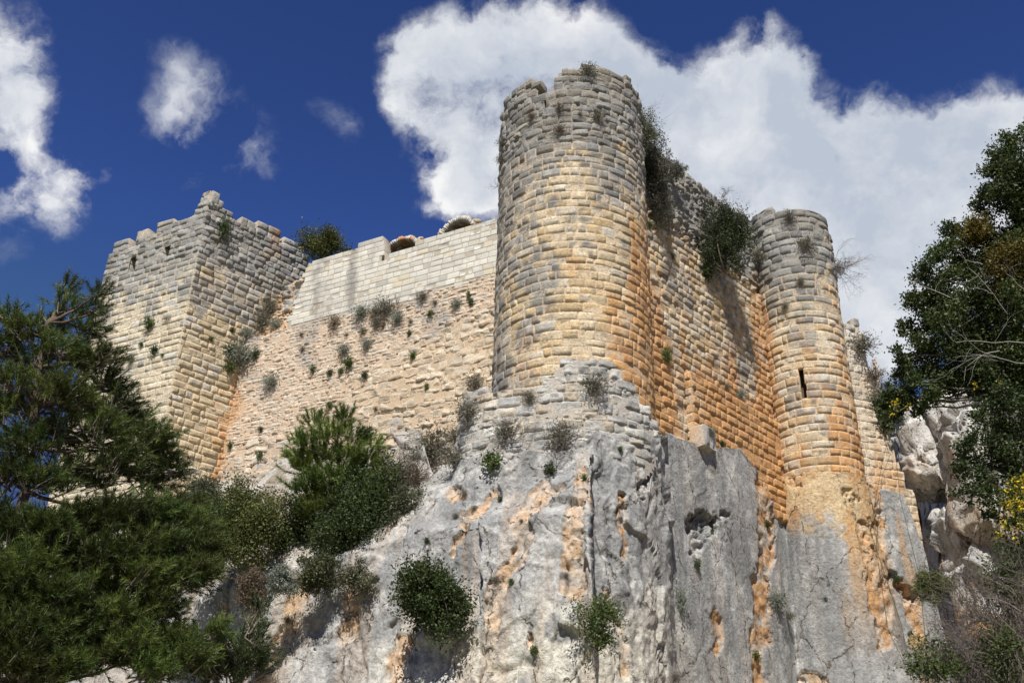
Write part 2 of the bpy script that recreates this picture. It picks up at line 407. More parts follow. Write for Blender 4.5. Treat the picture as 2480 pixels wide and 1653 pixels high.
def masonry(bag, path, u0, u1, zc, wid, gap, boss, rough, colfn, seed, mask=None, holes=(), ring=.32, miss=0.0, jit=.012,
            nx=8, ny=6, off=0.0, batter=0.0, zref=0.0, pillow=.28, mortar=.014, mcol=MORTAR, back=True, wob=0.0, edge_ext=(0, 0), tilt=.02, round_=.0, margin=.03, erode=.10):
    r = np.random.default_rng(seed)
    S = []
    for k in range(len(zc) - 1):
        za, zb = zc[k], zc[k + 1]
        u = u0 - r.random() * wid[1] * .6
        while u < u1:
            w = wid[0] + (wid[1] - wid[0]) * r.random()
            if r.random() < .12: w *= .6
            a, b = max(u, u0), min(u + w, u1); u += w
            if u1 - u < wid[0] * .5: b = u1; u = u1
            if b - a < wid[0] * .35: continue
            parts = [(a, b)]
            for (h0, h1, y0, y1) in holes:
                if min(zb, y1) - max(za, y0) > .35 * (zb - za):
                    nparts = []
                    for (a_, b_) in parts:
                        if b_ <= h0 or a_ >= h1: nparts.append((a_, b_)); continue
                        if h0 - a_ > .12: nparts.append((a_, h0))
                        if b_ - h1 > .12: nparts.append((h1, b_))
                    parts = nparts
            for (a_, b_) in parts:
                um, zm = (a_ + b_) / 2, (za + zb) / 2
                if mask is not None and not mask(um, zm): continue
                if r.random() < miss: continue
                S.append((a_, b_, za, zb))
    if not S: return
    S = np.array(S); n = len(S)
    ext0 = np.where(S[:, 0] <= u0 + 1e-6, edge_ext[0], -gap / 2); ext1 = np.where(S[:, 1] >= u1 - 1e-6, edge_ext[1], -gap / 2)
    ua, ub = S[:, 0] - ext0, S[:, 1] + ext1
    ua, ub = ua + r.normal(0, jit, n) * (ext0 < 0), ub + r.normal(0, jit, n) * (ext1 < 0)
    za, zb = S[:, 2] + gap / 2 + r.normal(0, jit * .6, n), S[:, 3] - gap / 2 + r.normal(0, jit * .6, n)
    kx, ky = nx - 3, ny - 2                # columns and rows on the boss; outside it: drafted margin, arris, hidden sides
    w_, h_ = (ub - ua), (zb - za)
    mg = np.minimum(margin, .16 * np.minimum(w_, h_)); ee = .022 + .11 * round_ * h_

    def axis(size, k):
        m, e = mg / size, np.minimum(ee, .2 * size) / size
        t = np.linspace(0, 1, k)[None]
        inner = (m + e)[:, None] + (1 - 2 * (m + e))[:, None] * t
        z0_, o1 = np.zeros((n, 1)), np.ones((n, 1))
        return np.concatenate([z0_, z0_, m[:, None], inner, 1 - m[:, None], o1, o1], 1)
    ax_, ay_ = axis(w_, kx), axis(h_, ky); mx_, my_ = kx + 6, ky + 6
    FX = np.repeat(ax_[:, None, :], my_, 1).reshape(n, -1) * 2 - 1; FY = np.repeat(ay_[:, :, None], mx_, 2).reshape(n, -1) * 2 - 1
    ix, iy = np.meshgrid(np.arange(mx_), np.arange(my_)); ix, iy = ix.ravel(), iy.ravel()
    ringm = (ix == 0) | (ix == mx_ - 1) | (iy == 0) | (iy == my_ - 1)
    inner_ = ((ix >= 3) & (ix < mx_ - 3) & (iy >= 3) & (iy < my_ - 3)).astype(float)
    corner = inner_ * ((ix == 3) | (ix == mx_ - 4)) * ((iy == 3) | (iy == my_ - 4))
    prof = (inner_ * (1 - .35 * corner * round_))[None] * np.ones((n, 1))
    bow = smooth(0, 1, np.minimum(1 - np.abs(FX), 1 - np.abs(FY)) / max(pillow, .05) / .9)
    prof = prof * (.8 + .2 * bow)
    nl = FX.shape[1]
    cornx = 1 - (.07 * round_) * np.abs(FY) ** 5; corny = 1 - (.12 * round_) * np.abs(FX) ** 6
    U = (ua + ub)[:, None] / 2 + w_[:, None] / 2 * FX * cornx
    Z = (za + zb)[:, None] / 2 + h_[:, None] / 2 * FY * corny
    b = boss * (.25 + 1.5 * r.random(n) ** 1.3); ero = (r.random(n) < erode); b = np.where(ero, b * .1 - .02, b)
    H = b[:, None] * prof + r.normal(0, tilt * .45, n)[:, None] + (r.normal(0, tilt, n)[:, None] * FX + r.normal(0, tilt, n)[:, None] * FY) * inner_[None]
    Uf, Zf = U.ravel(), Z.ravel()
    PP = path.pos(Uf); NN = path.nrm(Uf); P3 = np.column_stack([PP, Zf])
    sid = np.repeat(np.arange(n), nl)
    offv = (r.random((n, 3)) * 40)[sid]
    H = H.ravel() + rough * (.7 + 1.2 * ero[sid] + .5 * r.random(n)[sid]) * fbm(P3 * 4.6 + offv, 3, seed) * (.2 + .8 * prof.ravel())
    ringf = np.tile(ringm, n)
    if wob:
        w1 = wob * fbm(P3 * 2.3, 2, seed + 5); Uf = Uf + w1; Zf = Zf + wob * fbm(P3 * 2.3 + 31, 2, seed + 6); PP = path.pos(Uf); NN = path.nrm(Uf)
    H = np.where(ringf, -ring, H) + off + batter * (zref - Zf)
    V = np.column_stack([PP + NN * H[:, None], Zf])
    q = np.arange(nl).reshape(my_, mx_)
    Q = np.stack([q[:-1, :-1], q[:-1, 1:], q[1:, 1:], q[1:, :-1]], -1).reshape(-1, 4)
    Q = (Q[None] + (np.arange(n) * nl)[:, None, None]).reshape(-1, 4)
    R3 = r.random((n, 3))[sid]
    um = ((ua + ub) / 2)[sid]; zm = ((za + zb) / 2)[sid]
    C = colfn(V, um, zm, R3[:, 0], R3[:, 1], R3[:, 2])
    C = mixc(C, np.asarray(mcol) * (.9 + .2 * R3[:, :1]), (1 - np.tile(inner_, n)) * .45)
    bag.add(V, Q, None, C)
    if back:
        st = .22
        nu = max(2, int((u1 - u0) / st)); nz = max(2, int((zc[-1] - zc[0]) / st))
        gu = np.linspace(u0 - 0, u1 + 0, nu + 1); gz = np.linspace(zc[0], zc[-1], nz + 1)
        A, B = np.meshgrid(gu, gz); A, B = A.ravel(), B.ravel()
        P3 = np.column_stack([path.pos(A), B])
        H = -mortar + .022 * fbm(P3 * 1.7, 3, seed + 9) + off + batter * (zref - B)
        V = np.column_stack([P3[:, :2] + path.nrm(A) * H[:, None], B])
        cu, cz = (gu[:-1] + gu[1:]) / 2, (gz[:-1] + gz[1:]) / 2
        CU, CZ = np.meshgrid(cu, cz)
        keep = np.ones(CU.size, bool)
        if mask is not None:
            keep &= np.array([mask(a, b + .3) for a, b in zip(CU.ravel(), CZ.ravel())])
        for (h0, h1, y0, y1) in holes:
            keep &= ~((CU.ravel() > h0 - st / 2) & (CU.ravel() < h1 + st / 2) & (CZ.ravel() > y0 - st / 2) & (CZ.ravel() < y1 + st / 2))
        q = np.arange((nu + 1) * (nz + 1)).reshape(nz + 1, nu + 1)
        Q = np.stack([q[:-1, :-1], q[:-1, 1:], q[1:, 1:], q[1:, :-1]], -1).reshape(-1, 4)[keep]
        cs = colfn(V, A, B, np.full(len(V), .5), np.full(len(V), .5), np.full(len(V), .5))
        C = cs * .45 + np.asarray(mcol) * .55
        bag.add(V, Q, None, C)


def recess(path, u0, u1, z0, z1, depth=.9, off=-.07):   # the inside of an opening: jambs, sill, head and back
    k = .14
    u = np.array([u0 - k, u1 + k, u1 + k, u0 - k]); z = np.array([z0 - k, z0 - k, z1 + k, z1 + k])
    f = np.column_stack([path.pos(u) + path.nrm(u) * off, z]); b = np.column_stack([path.pos(u) - path.nrm(u) * depth, z])
    return np.concatenate([f, b]), np.array([[0, 1, 5, 4], [1, 2, 6, 5], [2, 3, 7, 6], [3, 0, 4, 7], [4, 5, 6, 7]])


def wallcol(grey_fn=None, orange_fn=None, base=CREAM, alt=TAN, greyness=.25, pale=.2, g=GREY):
    def f(V, um, zm, a, b, c):
        n = len(V)
        col = mixc(np.broadcast_to(base, (n, 3)), np.broadcast_to(alt, (n, 3)), smooth(.15, .95, b + .35 * fbm(V * .22, 3, 3)))
        col = mixc(col, np.broadcast_to(PALE, (n, 3)), smooth(1 - pale, 1.0, c) * .7)
        gf = greyness if grey_fn is None else grey_fn(V, um, zm)
        gm = smooth(.40, .62, gf + .22 * (a - .5) + .30 * fbm(V * .6, 4, 11) + .16 * fbm(V * 2.6, 3, 12))
        col = mixc(col, np.asarray(g) * (.75 + .7 * c)[:, None], gm * (.72 + .26 * b))
        if orange_fn is not None:
            of = orange_fn(V, um, zm)
            om = smooth(.3, .9, of + (.42 * fbm(V * np.array([.7, .7, .2]), 4, 21)) + .16 * (b - .5))
            col = mixc(col, mixc(np.broadcast_to(ORANGE, (n, 3)), np.broadcast_to(RUST, (n, 3)), c * .6), om * .85)
        return col * (.88 + .34 * a)[:, None] * (1 + .14 * fbm(V * 3.3, 3, 17))[:, None]
    return f


def lin(x, *pts):
    p = np.array(pts); return np.interp(x, p[:, 0], p[:, 1])


def seg_dist(x, y, pts):                 # distance in picture units to a polyline
    d = np.full(len(x), 1e9)
    for (ax, ay), (bx, by) in zip(pts[:-1], pts[1:]):
        vx, vy = bx - ax, by - ay; t = np.clip(((x - ax) * vx + (y - ay) * vy) / (vx * vx + vy * vy + 1e-9), 0, 1)
        d = np.minimum(d, np.hypot(x - ax - t * vx, y - ay - t * vy))
    return d


def inpoly(x, y, poly):
    c = False; n = len(poly); j = n - 1
    for i in range(n):
        xi, yi = poly[i]; xj, yj = poly[j]
        if (yi > y) != (yj > y) and x < (xj - xi) * (y - yi) / (yj - yi) + xi: c = not c
        j = i
    return c


def region(path, poly):                  # outline drawn on the wall itself: wall coordinates of a picture polygon
    uz = [tuple(p) for p in on(path, poly)]
    return lambda u, z: inpoly(u, z, uz)


def hole(path, x0, y0, x1, y1):
    a, b = on(path, [(x0, y1), (x1, y0)]); return (a[0], b[0], a[1], b[1])


# ------------------------------------------------------------------ main round tower
def build_main_tower():
    root = empty('round_tower', (MT[0], MT[1], 16), 'tall round tower of bossed tan and grey stone with ragged broken top', 'tower')
    top = top_from(MAIN, [(1206, 320), (1218, 262), (1232, 236), (1255, 212), (1275, 192), (1290, 198), (1298, 205), (1310, 222), (1328, 216), (1338, 208), (1341, 186), (1353, 182), (1356, 166), (1388, 164),
                          (1400, 158), (1420, 153), (1453, 160), (1480, 174), (1500, 180), (1524, 187), (1528, 206), (1540, 218), (1546, 236), (1556, 250), (1562, 275), (1566, 300)])
    span = MAIN.R * math.pi * .62
    slit = hole(MAIN, 1316, 241, 1321, 277)

    def gf(V, um, zm):
        return lin(zm, (22, .30), (29, .36), (33, .44), (36.5, .64), (38.5, .80), (41, .95), (44, 1.0)) + lin(um, (-5.5, .42), (-3.2, .22), (-1, 0), (6, 0))

    def of(V, um, zm):
        return lin(zm, (21, .78), (26, .60), (31, .36), (36, .08), (38, -.3)) + lin(um, (-5, -.45), (0, -.14), (3, .10), (6, .42))
    c = wallcol(gf, of, np.array([.61, .505, .35]), np.array([.57, .43, .25]), pale=.16)
    zs = courses(16.5, 37.3, .50, .24, random.Random(3))
    m = lambda u, z: z < top(u)
    b = Bag(); masonry(b, MAIN, -span, span, zs, (.45, 1.25), .010, .045, .03, c, 21, m, (), mcol=MORTAR, miss=.003, pillow=.25, tilt=.014, round_=.12, jit=.016)
    b.obj('wall', M_BLOCK, root)
    zp = courses(zs[-1], 45.2, .52, .2, random.Random(4))
    b = Bag(); masonry(b, MAIN, -span, span, zp, (.5, 1.2), .018, .075, .065, c, 22, m, (slit,), ring=.7, miss=.012, pillow=.3, tilt=.026, round_=.2, jit=.026, mortar=.025, wob=.022, margin=.018, mcol=(.40, .365, .32), erode=.10)
    b.obj('parapet', M_BLOCK, root)
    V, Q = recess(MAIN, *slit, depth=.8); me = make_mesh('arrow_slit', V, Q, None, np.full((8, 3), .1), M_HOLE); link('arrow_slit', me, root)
    # battered footing of grey weathered blocks below the drum
    ang0 = -math.pi * .62 * 4.72; a_end = MAIN.a0
    n_ang = math.atan2(NR[1], NR[0]); uend = ((n_ang - MAIN.a0 + math.pi) % (2 * math.pi) - math.pi)
    ang = np.linspace(-math.pi * .55, uend, 60)
    pts = [MT + (4.60 + 1.5 * float(smooth(-.35, -1.3, t))) * np.array([math.cos(MAIN.a0 + t), math.sin(MAIN.a0 + t)]) for t in ang]
    pts += [pts[-1] + DR * k for k in (.6, 1.2)]
    foot = Chain(pts)
    ft = top_from(foot, [(1080, 1000), (1120, 968), (1180, 948), (1230, 946), (1290, 938), (1330, 915), (1350, 885), (1400, 862), (1450, 862), (1480, 885), (1500, 925), (1560, 985), (1592, 1040)])

    fb = top_from(foot, [(1080, 1400), (1400, 1160), (1500, 1110), (1545, 1150), (1570, 1120), (1585, 1080), (1620, 1060)])

    def fc(V, um, zm, a, b_, c_):
        n = len(V); col = mixc(np.full((n, 3), (.42, .415, .395)), np.full((n, 3), (.60, .585, .54)), smooth(.2, .9, c_ + .4 * fbm(V * .6, 3, 5)))
        col = mixc(col, np.full((n, 3), GREY * .9), smooth(.55, .8, a * .6 + .45 * fbm(V * .7, 4, 6)) * .7)
        col = mixc(col, np.full((n, 3), TAN), smooth(.75, 1, b_ + .2 * fbm(V * .5, 3, 8)) * .5)
        return col * (.85 + .3 * a)[:, None]
    b = Bag()
    masonry(b, foot, 0, foot.hi, courses(14.5, 24, .5, .3, random.Random(6)), (.5, 1.3), .025, .07, .08, fc, 23, lambda u, z: fb(u) < z < ft(u) + .1, (), ring=.5, batter=.09, zref=22.6, jit=.03, tilt=.04, round_=.4, pillow=.3, wob=.035, margin=.01, nx=9, ny=8, mcol=(.45, .38, .30), miss=.02)
    b.obj('footing', M_BLOCK, root)
    return root


# ------------------------------------------------------------------ second round tower
def build_second_tower():
    root = empty('round_tower', (T2C[0], T2C[1], 20), 'smaller round tower with grey top and orange stained base rising from the cut rock', 'tower')
    top = top_from(TWO, [(1822, 545), (1830, 522), (1850, 516), (1880, 512), (1930, 512), (1965, 516), (1990, 530), (2005, 545), (2012, 575), (2016, 600)])
    span = TWO.R * math.pi * .64
    slit = hole(TWO, 1940.6, 891, 1944.6, 962)

    def gf(V, um, zm):
        return lin(zm, (22, .30), (27, .42), (31, .46), (34, .52), (36.5, .82), (43, 1.0)) + lin(um, (-3, 0), (1.2, 0), (3, -.25))

    def of(V, um, zm):
        return lin(zm, (21, .8), (24, .62), (27, .42), (33, .15), (36, -.1), (38, -.4)) + lin(um, (-3.2, .42), (-2.2, .05), (0, -.12), (1.4, .1), (3, .5))
    c = wallcol(gf, of, CREAM, TAN, pale=.22)
    zs = courses(21.2, 36.8, .59, .2, random.Random(8))
    m = lambda u, z: z < top(u)
    b = Bag(); masonry(b, TWO, -span, span, zs, (.6, 1.5), .014, .05, .03, c, 31, m, (slit,), mcol=(.72, .56, .37), pillow=.2, tilt=.012, round_=.1, margin=.05)
    b.obj('wall', M_BLOCK, root)
    zp = courses(zs[-1], 43.5, .62, .15, random.Random(9))
    b = Bag(); masonry(b, TWO, -span, span, zp, (.65, 1.4), .03, .07, .06, c, 32, m, (), ring=.6, mcol=(.36, .34, .30), pillow=.3, tilt=.03, round_=.3, jit=.02, miss=.01, margin=.012)
    b.obj('parapet', M_BLOCK, root)
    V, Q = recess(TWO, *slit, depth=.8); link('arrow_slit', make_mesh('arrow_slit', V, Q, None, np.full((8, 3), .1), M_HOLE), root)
    return root


# ------------------------------------------------------------------ flank wall between the round towers
def build_flank():
    root = empty('fortress_wall', (*(FLANK.pos(np.array([9.0]))[0]), 20), 'orange stained bossed stone wall linking the two round towers', 'wall')
    top = top_from(FLANK, [(1560, 345), (1600, 372), (1640, 402), (1665, 422), (1690, 445), (1715, 466), (1740, 486), (1775, 510), (1830, 540), (1900, 580)])
    band_hi = top_from(FLANK, [(1570, 470), (1640, 520), (1720, 590), (1830, 672)])
    band_lo = top_from(FLANK, [(1570, 520), (1640, 580), (1720, 640), (1850, 735)])

    def gf(V, um, zm):
        lo = band_lo(um); return .36 + smooth(-.5, 2.0, zm - lo) * .45 + lin(um, (0, -.05), (8, .05), (14, .1))

    def of(V, um, zm):
        return lin(zm, (20, .88), (24, .78), (27.5, .62), (29.5, .36), (35, .36), (38, .28), (40, -.2)) + lin(um, (0, .12), (4, .1), (9, -.02), (15, -.05), (17.5, .25))
    c = wallcol(gf, of, CREAM, TAN, pale=.12)
    b = Bag()
    masonry(b, FLANK, 1.5, 19.5, courses(19.5, 41, .53, .12, random.Random(12)), (.5, 1.25), .014, .08, .035, c, 41, lambda u, z: z < band_lo(u), (), mcol=(.64, .43, .24), pillow=.22, tilt=.016, round_=.1, margin=.05)
    b.obj('wall', M_BLOCK, root)
    b = Bag()                            # weathered band where the facing has fallen away
    masonry(b, FLANK, 1.5, 19.5, courses(36.5, 43.5, .42, .35, random.Random(13)), (.35, .95), .05, .14, .14, c, 42, lambda u, z: band_lo(u) - .2 < z < band_hi(u), (), mcol=(.46, .36, .25), pillow=.4, tilt=.10, round_=1, jit=.05, wob=.06, miss=.10, off=-.12, mortar=.16, nx=9, ny=8)
    b.obj('eroded_band', M_BLOCK, root)
    b = Bag()
    masonry(b, FLANK, 1.5, 19.5, courses(37.5, 44.5, .5, .15, random.Random(14)), (.5, 1.05), .04, .11, .10, c, 43, lambda u, z: band_hi(u) - .15 < z < top(u), (), ring=.6, mcol=(.37, .345, .30), pillow=.35, tilt=.04, round_=.4, jit=.03, miss=.02, margin=.01, nx=9, ny=8)
    b.obj('parapet', M_BLOCK, root)
    # projecting plinth with a ledge on top
    pl = on(FLANK, [(1656, 890), (1866, 1010)]); pu = pl[0, 0]
    PL = Line(FLANK.p0, FLANK.p0 + FLANK.d * 19.5, .45)
    ptop = top_from(PL, [(1650, 886), (1700, 915), (1760, 948), (1866, 1008)])
    b = Bag()
    masonry(b, PL, pu, 19.5, courses(19.5, 31.5, .53, .12, random.Random(15)), (.55, 1.3), .014, .075, .035, wallcol(gf, lambda V, um, zm: of(V, um, zm) + lin(zm, (22, .3), (27, .22), (28.5, 0)), CREAM, TAN, pale=.08), 44, lambda u, z: z < ptop(u), (), ring=.5, mcol=(.60, .37, .18), pillow=.22, tilt=.014, round_=.1, margin=.04)
    # return face of the plinth
    RF = Line(PL.pos(np.array([pu]))[0] - NR * .5, PL.pos(np.array([pu]))[0])
    masonry(b, RF, 0, .5, courses(19.5, float(ptop(pu)), .53, .1, random.Random(15)), (.6, 1.2), .03, .05, .03, c, 45, None, (), ring=.2, mcol=(.52, .28, .11))
    b.obj('plinth', M_BLOCK, root)
    # the boulder-like corbel block jutting from the plinth
    p = on(PL, [(1690, 1062)])[0]
    CB = Line(PL.pos(np.array([p[0] - .55]))[0] + NR * .75, PL.pos(np.array([p[0] + .75]))[0] + NR * .75)
    b = Bag()
    cc = lambda V, um, zm, a, b_, c_: mixc(np.full((len(V), 3), (.36, .36, .35)), np.full((len(V), 3), ORANGE), smooth(.1, .5, .2 - (V[:, 0] - V[:, 0].min()) * .5 + .3 * fbm(V * 1.5, 2, 3)))
    masonry(b, CB, 0, 1.3, [p[1] - .75, p[1] + .62], (1.3, 1.31), 0, .16, .07, cc, 46, None, (), ring=.95, pillow=.5, nx=9, ny=9, back=False, round_=.6)
    b.obj('corbel_block', M_BLOCK, root)
    return root


# ------------------------------------------------------------------ square tower
def build_square_tower():
    root = empty('square_tower', (LC[0], LC[1], 12), 'square crenellated tower with a sharp front corner above the pines', 'tower')
    q = lambda L_: [(180 + x / 3.92, 420 + y / 3.92) for x, y in L_]
    topL = top_from(LT_L, q([(330, 735), (540, 690), (600, 640), (720, 590), (800, 545), (955, 484), (1085, 420), (1155, 374), (1165, 322), (1212, 300), (1315, 262)]))
    topR = top_from(LT_R, q([(1315, 262), (1366, 318), (1498, 382), (1585, 462), (1745, 545), (1955, 665), (2020, 700), (2185, 790), (2300, 860)]))
    h1 = hole(LT_L, 308, 624, 332, 662); h2 = hole(LT_L, 392, 595, 413, 626)

    def gfL(V, um, zm): return lin(zm, (14, .12), (26, .26), (30, .38), (33, .56), (35.5, .74), (42, .78))
    def gfR(V, um, zm): return lin(zm, (14, .1), (26, .22), (30, .34), (33, .52), (36, .74), (42, .80))
    def ofR(V, um, zm): return lin(zm, (20, .72), (26, .42), (29, .05), (32, -.3)) + lin(um, (2.6, -.75), (3.7, -.3), (4.5, .5), (5, .6))
    cL = wallcol(gfL, None, np.array([.66, .58, .44]), np.array([.60, .52, .38]), pale=.4, g=np.array([.245, .25, .25]))
    cR = wallcol(gfR, ofR, np.array([.59, .50, .35]), np.array([.52, .42, .265]), pale=.2, g=np.array([.235, .24, .238]))
    zs = courses(11, 36.2, .47, .12, random.Random(17))
    b = Bag()
    masonry(b, LT_L, 0, LT_L.len, zs, (.5, 1.35), .012, .04, .03, cL, 51, lambda u, z: z < topL(u), (h1, h2), mcol=(.72, .62, .48), edge_ext=(0, .03), pillow=.2, tilt=.012, round_=.12, miss=.004, margin=.045)
    masonry(b, LT_R, 0, LT_R.len, zs, (.45, 1.2), .014, .055, .025, cR, 52, lambda u, z: z < topR(u), (), mcol=(.68, .55, .39), edge_ext=(.03, 0), pillow=.18, tilt=.012, round_=.08, miss=.003, margin=.055)
    b.obj('wall', M_BLOCK, root)
    zp = courses(zs[-1], 43, .48, .1, random.Random(18))
    b = Bag()
    masonry(b, LT_L, 0, LT_L.len, zp, (.55, 1.1), .018, .06, .05, cL, 53, lambda u, z: z < topL(u), (h1, h2), ring=.75, mcol=(.42, .39, .34), edge_ext=(0, .03), pillow=.25, tilt=.02, round_=.25, jit=.018, margin=.02)
    masonry(b, LT_R, 0, LT_R.len, zp, (.5, 1.0), .018, .08, .05, cR, 54, lambda u, z: z < topR(u), (), ring=.75, mcol=(.42, .39, .34), edge_ext=(.03, 0), pillow=.25, tilt=.02, round_=.25, jit=.018, margin=.02)
    b.obj('parapet', M_BLOCK, root)
    # standing merlons: top left, top right, foot in the picture, courses high
    for (L_, x0, y0, x1, y1, yb, nc, cf) in [(LT_L, 388, 650, 528, 626, 712, 2, cL), (LT_L, 610, 552, 705, 524, 600, 1, cL), (LT_L, 800, 472, 948, 430, 530, 2, cL), (LT_L, 1205, 238, 1300, 205, 300, 1, cL), (LT_L, 1226, 192, 1315, 158, 240, 1, cL),
                                             (LT_R, 1315, 158, 1386, 200, 240, 1, cR), (LT_R, 1315, 220, 1420, 270, 310, 1, cR), (LT_R, 1588, 428, 1726, 455, 520, 1, cR), (LT_R, 1742, 470, 1850, 470, 600, 2, cR), (LT_R, 1852, 490, 1962, 545, 650, 2, cR), (LT_R, 1988, 612, 2120, 650, 745, 2, cR), (LT_R, 2122, 655, 2182, 685, 800, 2, cR)]:
        e = on(L_, q([(x0, y0), (x1, y1)])); zt = float(e[:, 1].mean()); um = float(e[:, 0].mean())
        zb = float(topL(um) if L_ is LT_L else topR(um)) - .25; zb = min(zb, zt - .35)
        if yb - y0 < 75 and nc == 1 and x0 > 1200 and x0 < 1320: zb = zt - .48 if y0 < 200 else zt - .50
        b = Bag(); masonry(b, L_, e[0, 0], e[1, 0], list(np.linspace(zb, zt, nc + 1)), (e[1, 0] - e[0, 0], e[1, 0] - e[0, 0] + .01), .012, .06, .05, cf, int(x0), None, (), ring=.8, tilt=.01, round_=.15, jit=.01, margin=.02, back=False)
        b.obj('merlon', M_BLOCK, root)
    for h in (h1, h2):
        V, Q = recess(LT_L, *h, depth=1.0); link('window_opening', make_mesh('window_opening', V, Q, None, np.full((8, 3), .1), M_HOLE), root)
    return root


# ------------------------------------------------------------------ curtain wall
def build_curtain():
    root = empty('fortress_wall', (*(CURT.pos(np.array([15.0]))[0]), 20), 'pale curtain wall of new white ashlar over peach rubble beside the tall tower', 'wall')
    q = lambda L_: [(700 + x / 3.92, 500 + y / 3.92) for x, y in L_]
    top = top_from(CURT, q([(150, 530), (240, 495), (400, 450), (640, 375), (858, 293), (876, 296)]) + q([(884, 500), (918, 480), (922, 440), (1100, 385), (1190, 352), (1300, 318), (1450, 262), (1700, 180), (1990, 92), (2100, 55)]))
    bot = top_from(CURT, [(640, 812), (680, 800), (800, 768), (860, 760), (920, 742), (1000, 722), (1050, 700), (1110, 690), (1200, 662), (1300, 640)])
    left = on(CURT, [(688, 808), (752, 628)])
    lf = lambda z: np.interp(z, [left[0, 1], left[1, 1]], [left[0, 0], left[1, 0]])
    sl = hole(CURT, 795, 630, 798, 682)

    def ca(V, um, zm, a, b_, c_):
        n = len(V); col = mixc(np.full((n, 3), WHITE), np.full((n, 3), (.62, .55, .40)), smooth(.72, 1, b_) * .8)
        col = mixc(col, np.full((n, 3), (.40, .39, .36)), smooth(.82, 1, c_) * .55)
        st = fbm(np.column_stack([um * .55, np.zeros(n), zm * .08]), 3, 61)
        u2 = (V[:, :2] - CURT.p0) @ CURT.d
        st = fbm(np.column_stack([u2 * .6, V[:, 2] * 0, V[:, 2] * .10]), 4, 61)
        col = mixc(col, np.full((n, 3), (.33, .32, .30)), smooth(.35, .7, st + lin(um, (4, .1), (14, .05), (18, -.3), (26, -.4)) + .1 * fbm(V * 2, 3, 4)) * .4)
        px_, py_ = pix(V); nz_ = 5 * fbm(V * 1.2, 3, 5)
        for (xa, ya, xb, yb, hw, st_) in [(862, 590, 845, 745, 13, .6), (855, 660, 850, 720, 15, .55), (768, 660, 758, 745, 9, .6), (800, 620, 795, 640, 9, .4), (905, 590, 895, 640, 9, .3), (780, 625, 772, 660, 7, .5)]:
            d_ = seg_dist(px_ + nz_, py_ + 4 * nz_, [(xa, ya), (xb, yb)]); col = mixc(col, np.full((n, 3), (.25, .245, .235)), (1 - smooth(hw * .35, hw * 1.25, d_)) * st_)
        col = mixc(col, np.full((n, 3), (.33, .32, .30)), smooth(-.7, .1, zm - top(um)) * .35)
        return col * (.90 + .2 * a)[:, None]
    b = Bag()
    masonry(b, CURT, 3, 26.5, courses(29.9, 37.5, .405, .08, random.Random(21)), (.5, 1.0), .030, .004, .010, ca, 61, lambda u, z: z < top(u) and z > bot(u) and u > lf(z), (sl,), ring=.75, mortar=.02, mcol=(.33, .25, .17), pillow=.1, tilt=.005, jit=.008, nx=6, ny=5, margin=.004)
    b.obj('ashlar_facing', M_ASHLAR, root)
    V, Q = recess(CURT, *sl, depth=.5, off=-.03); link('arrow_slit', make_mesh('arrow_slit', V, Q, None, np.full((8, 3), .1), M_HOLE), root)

    # old rubble core below the ashlar; the lower part swells outwards
    def cr(V, um, zm, a, b_, c_):
        n = len(V)
        lowtan = smooth(27.5, 25, zm - lin(um, (8, -1.5), (16, .2), (22, 2.2), (26, 2.5))) * smooth(9, 15, um)
        col = mixc(np.full((n, 3), (.67, .545, .43)), np.full((n, 3), (.72, .65, .55)), smooth(.2, .8, b_))
        col = mixc(col, np.full((n, 3), (.645, .52, .355)), lowtan * .45)
        col = mixc(col, np.full((n, 3), (.37, .37, .36)), smooth(.52, .72, .30 * a + .24 + .42 * fbm(V * .45, 4, 71) + lin(zm, (20, .16), (22, .1), (24, -.05), (29, .0), (31, .10))) * .75)
        col = mixc(col, np.full((n, 3), (.60, .34, .16)), smooth(.45, .9, lin(um, (5, 1.0), (6.2, .62), (7.2, .2), (9, .0)) * smooth(31, 27, zm) + .35 * fbm(V * .5, 4, 73) + .1 * (c_ - .5)) * .8)
        return col * (.86 + .28 * a)[:, None]
    big = lambda u, z: z < lin(u, (4, 23.2), (12, 23.6), (17, 27.2), (22, 29.2), (27, 29.4))
    bt = lambda u, z: z < bot(u) + .1
    b = Bag()
    mk1 = lambda u, z: bt(u, z) and not big(u, z)
    masonry(b, CURT, 4, 26.8, courses(22.5, 32.4, .21, .35, random.Random(22)), (.22, .62), .022, .03, .05, cr, 62, mk1, (), ring=.25, batter=.035, zref=31, mortar=.012, mcol=PEACH * 1.02, pillow=.35, tilt=.03, jit=.03, round_=.6, wob=.035, nx=6, ny=5, miss=.05, margin=.004)
    masonry(b, CURT, 4, 26.8, courses(15.5, 29.6, .43, .4, random.Random(23)), (.35, 1.05), .026, .03, .06, cr, 63, big, (), ring=.3, batter=.035, zref=31, mortar=.02, mcol=(.60, .44, .28), pillow=.4, tilt=.05, jit=.05, round_=.6, wob=.07, nx=9, ny=8, miss=.04, margin=.004)
    b.obj('rubble_base', M_RUBBLE, root)
    return root


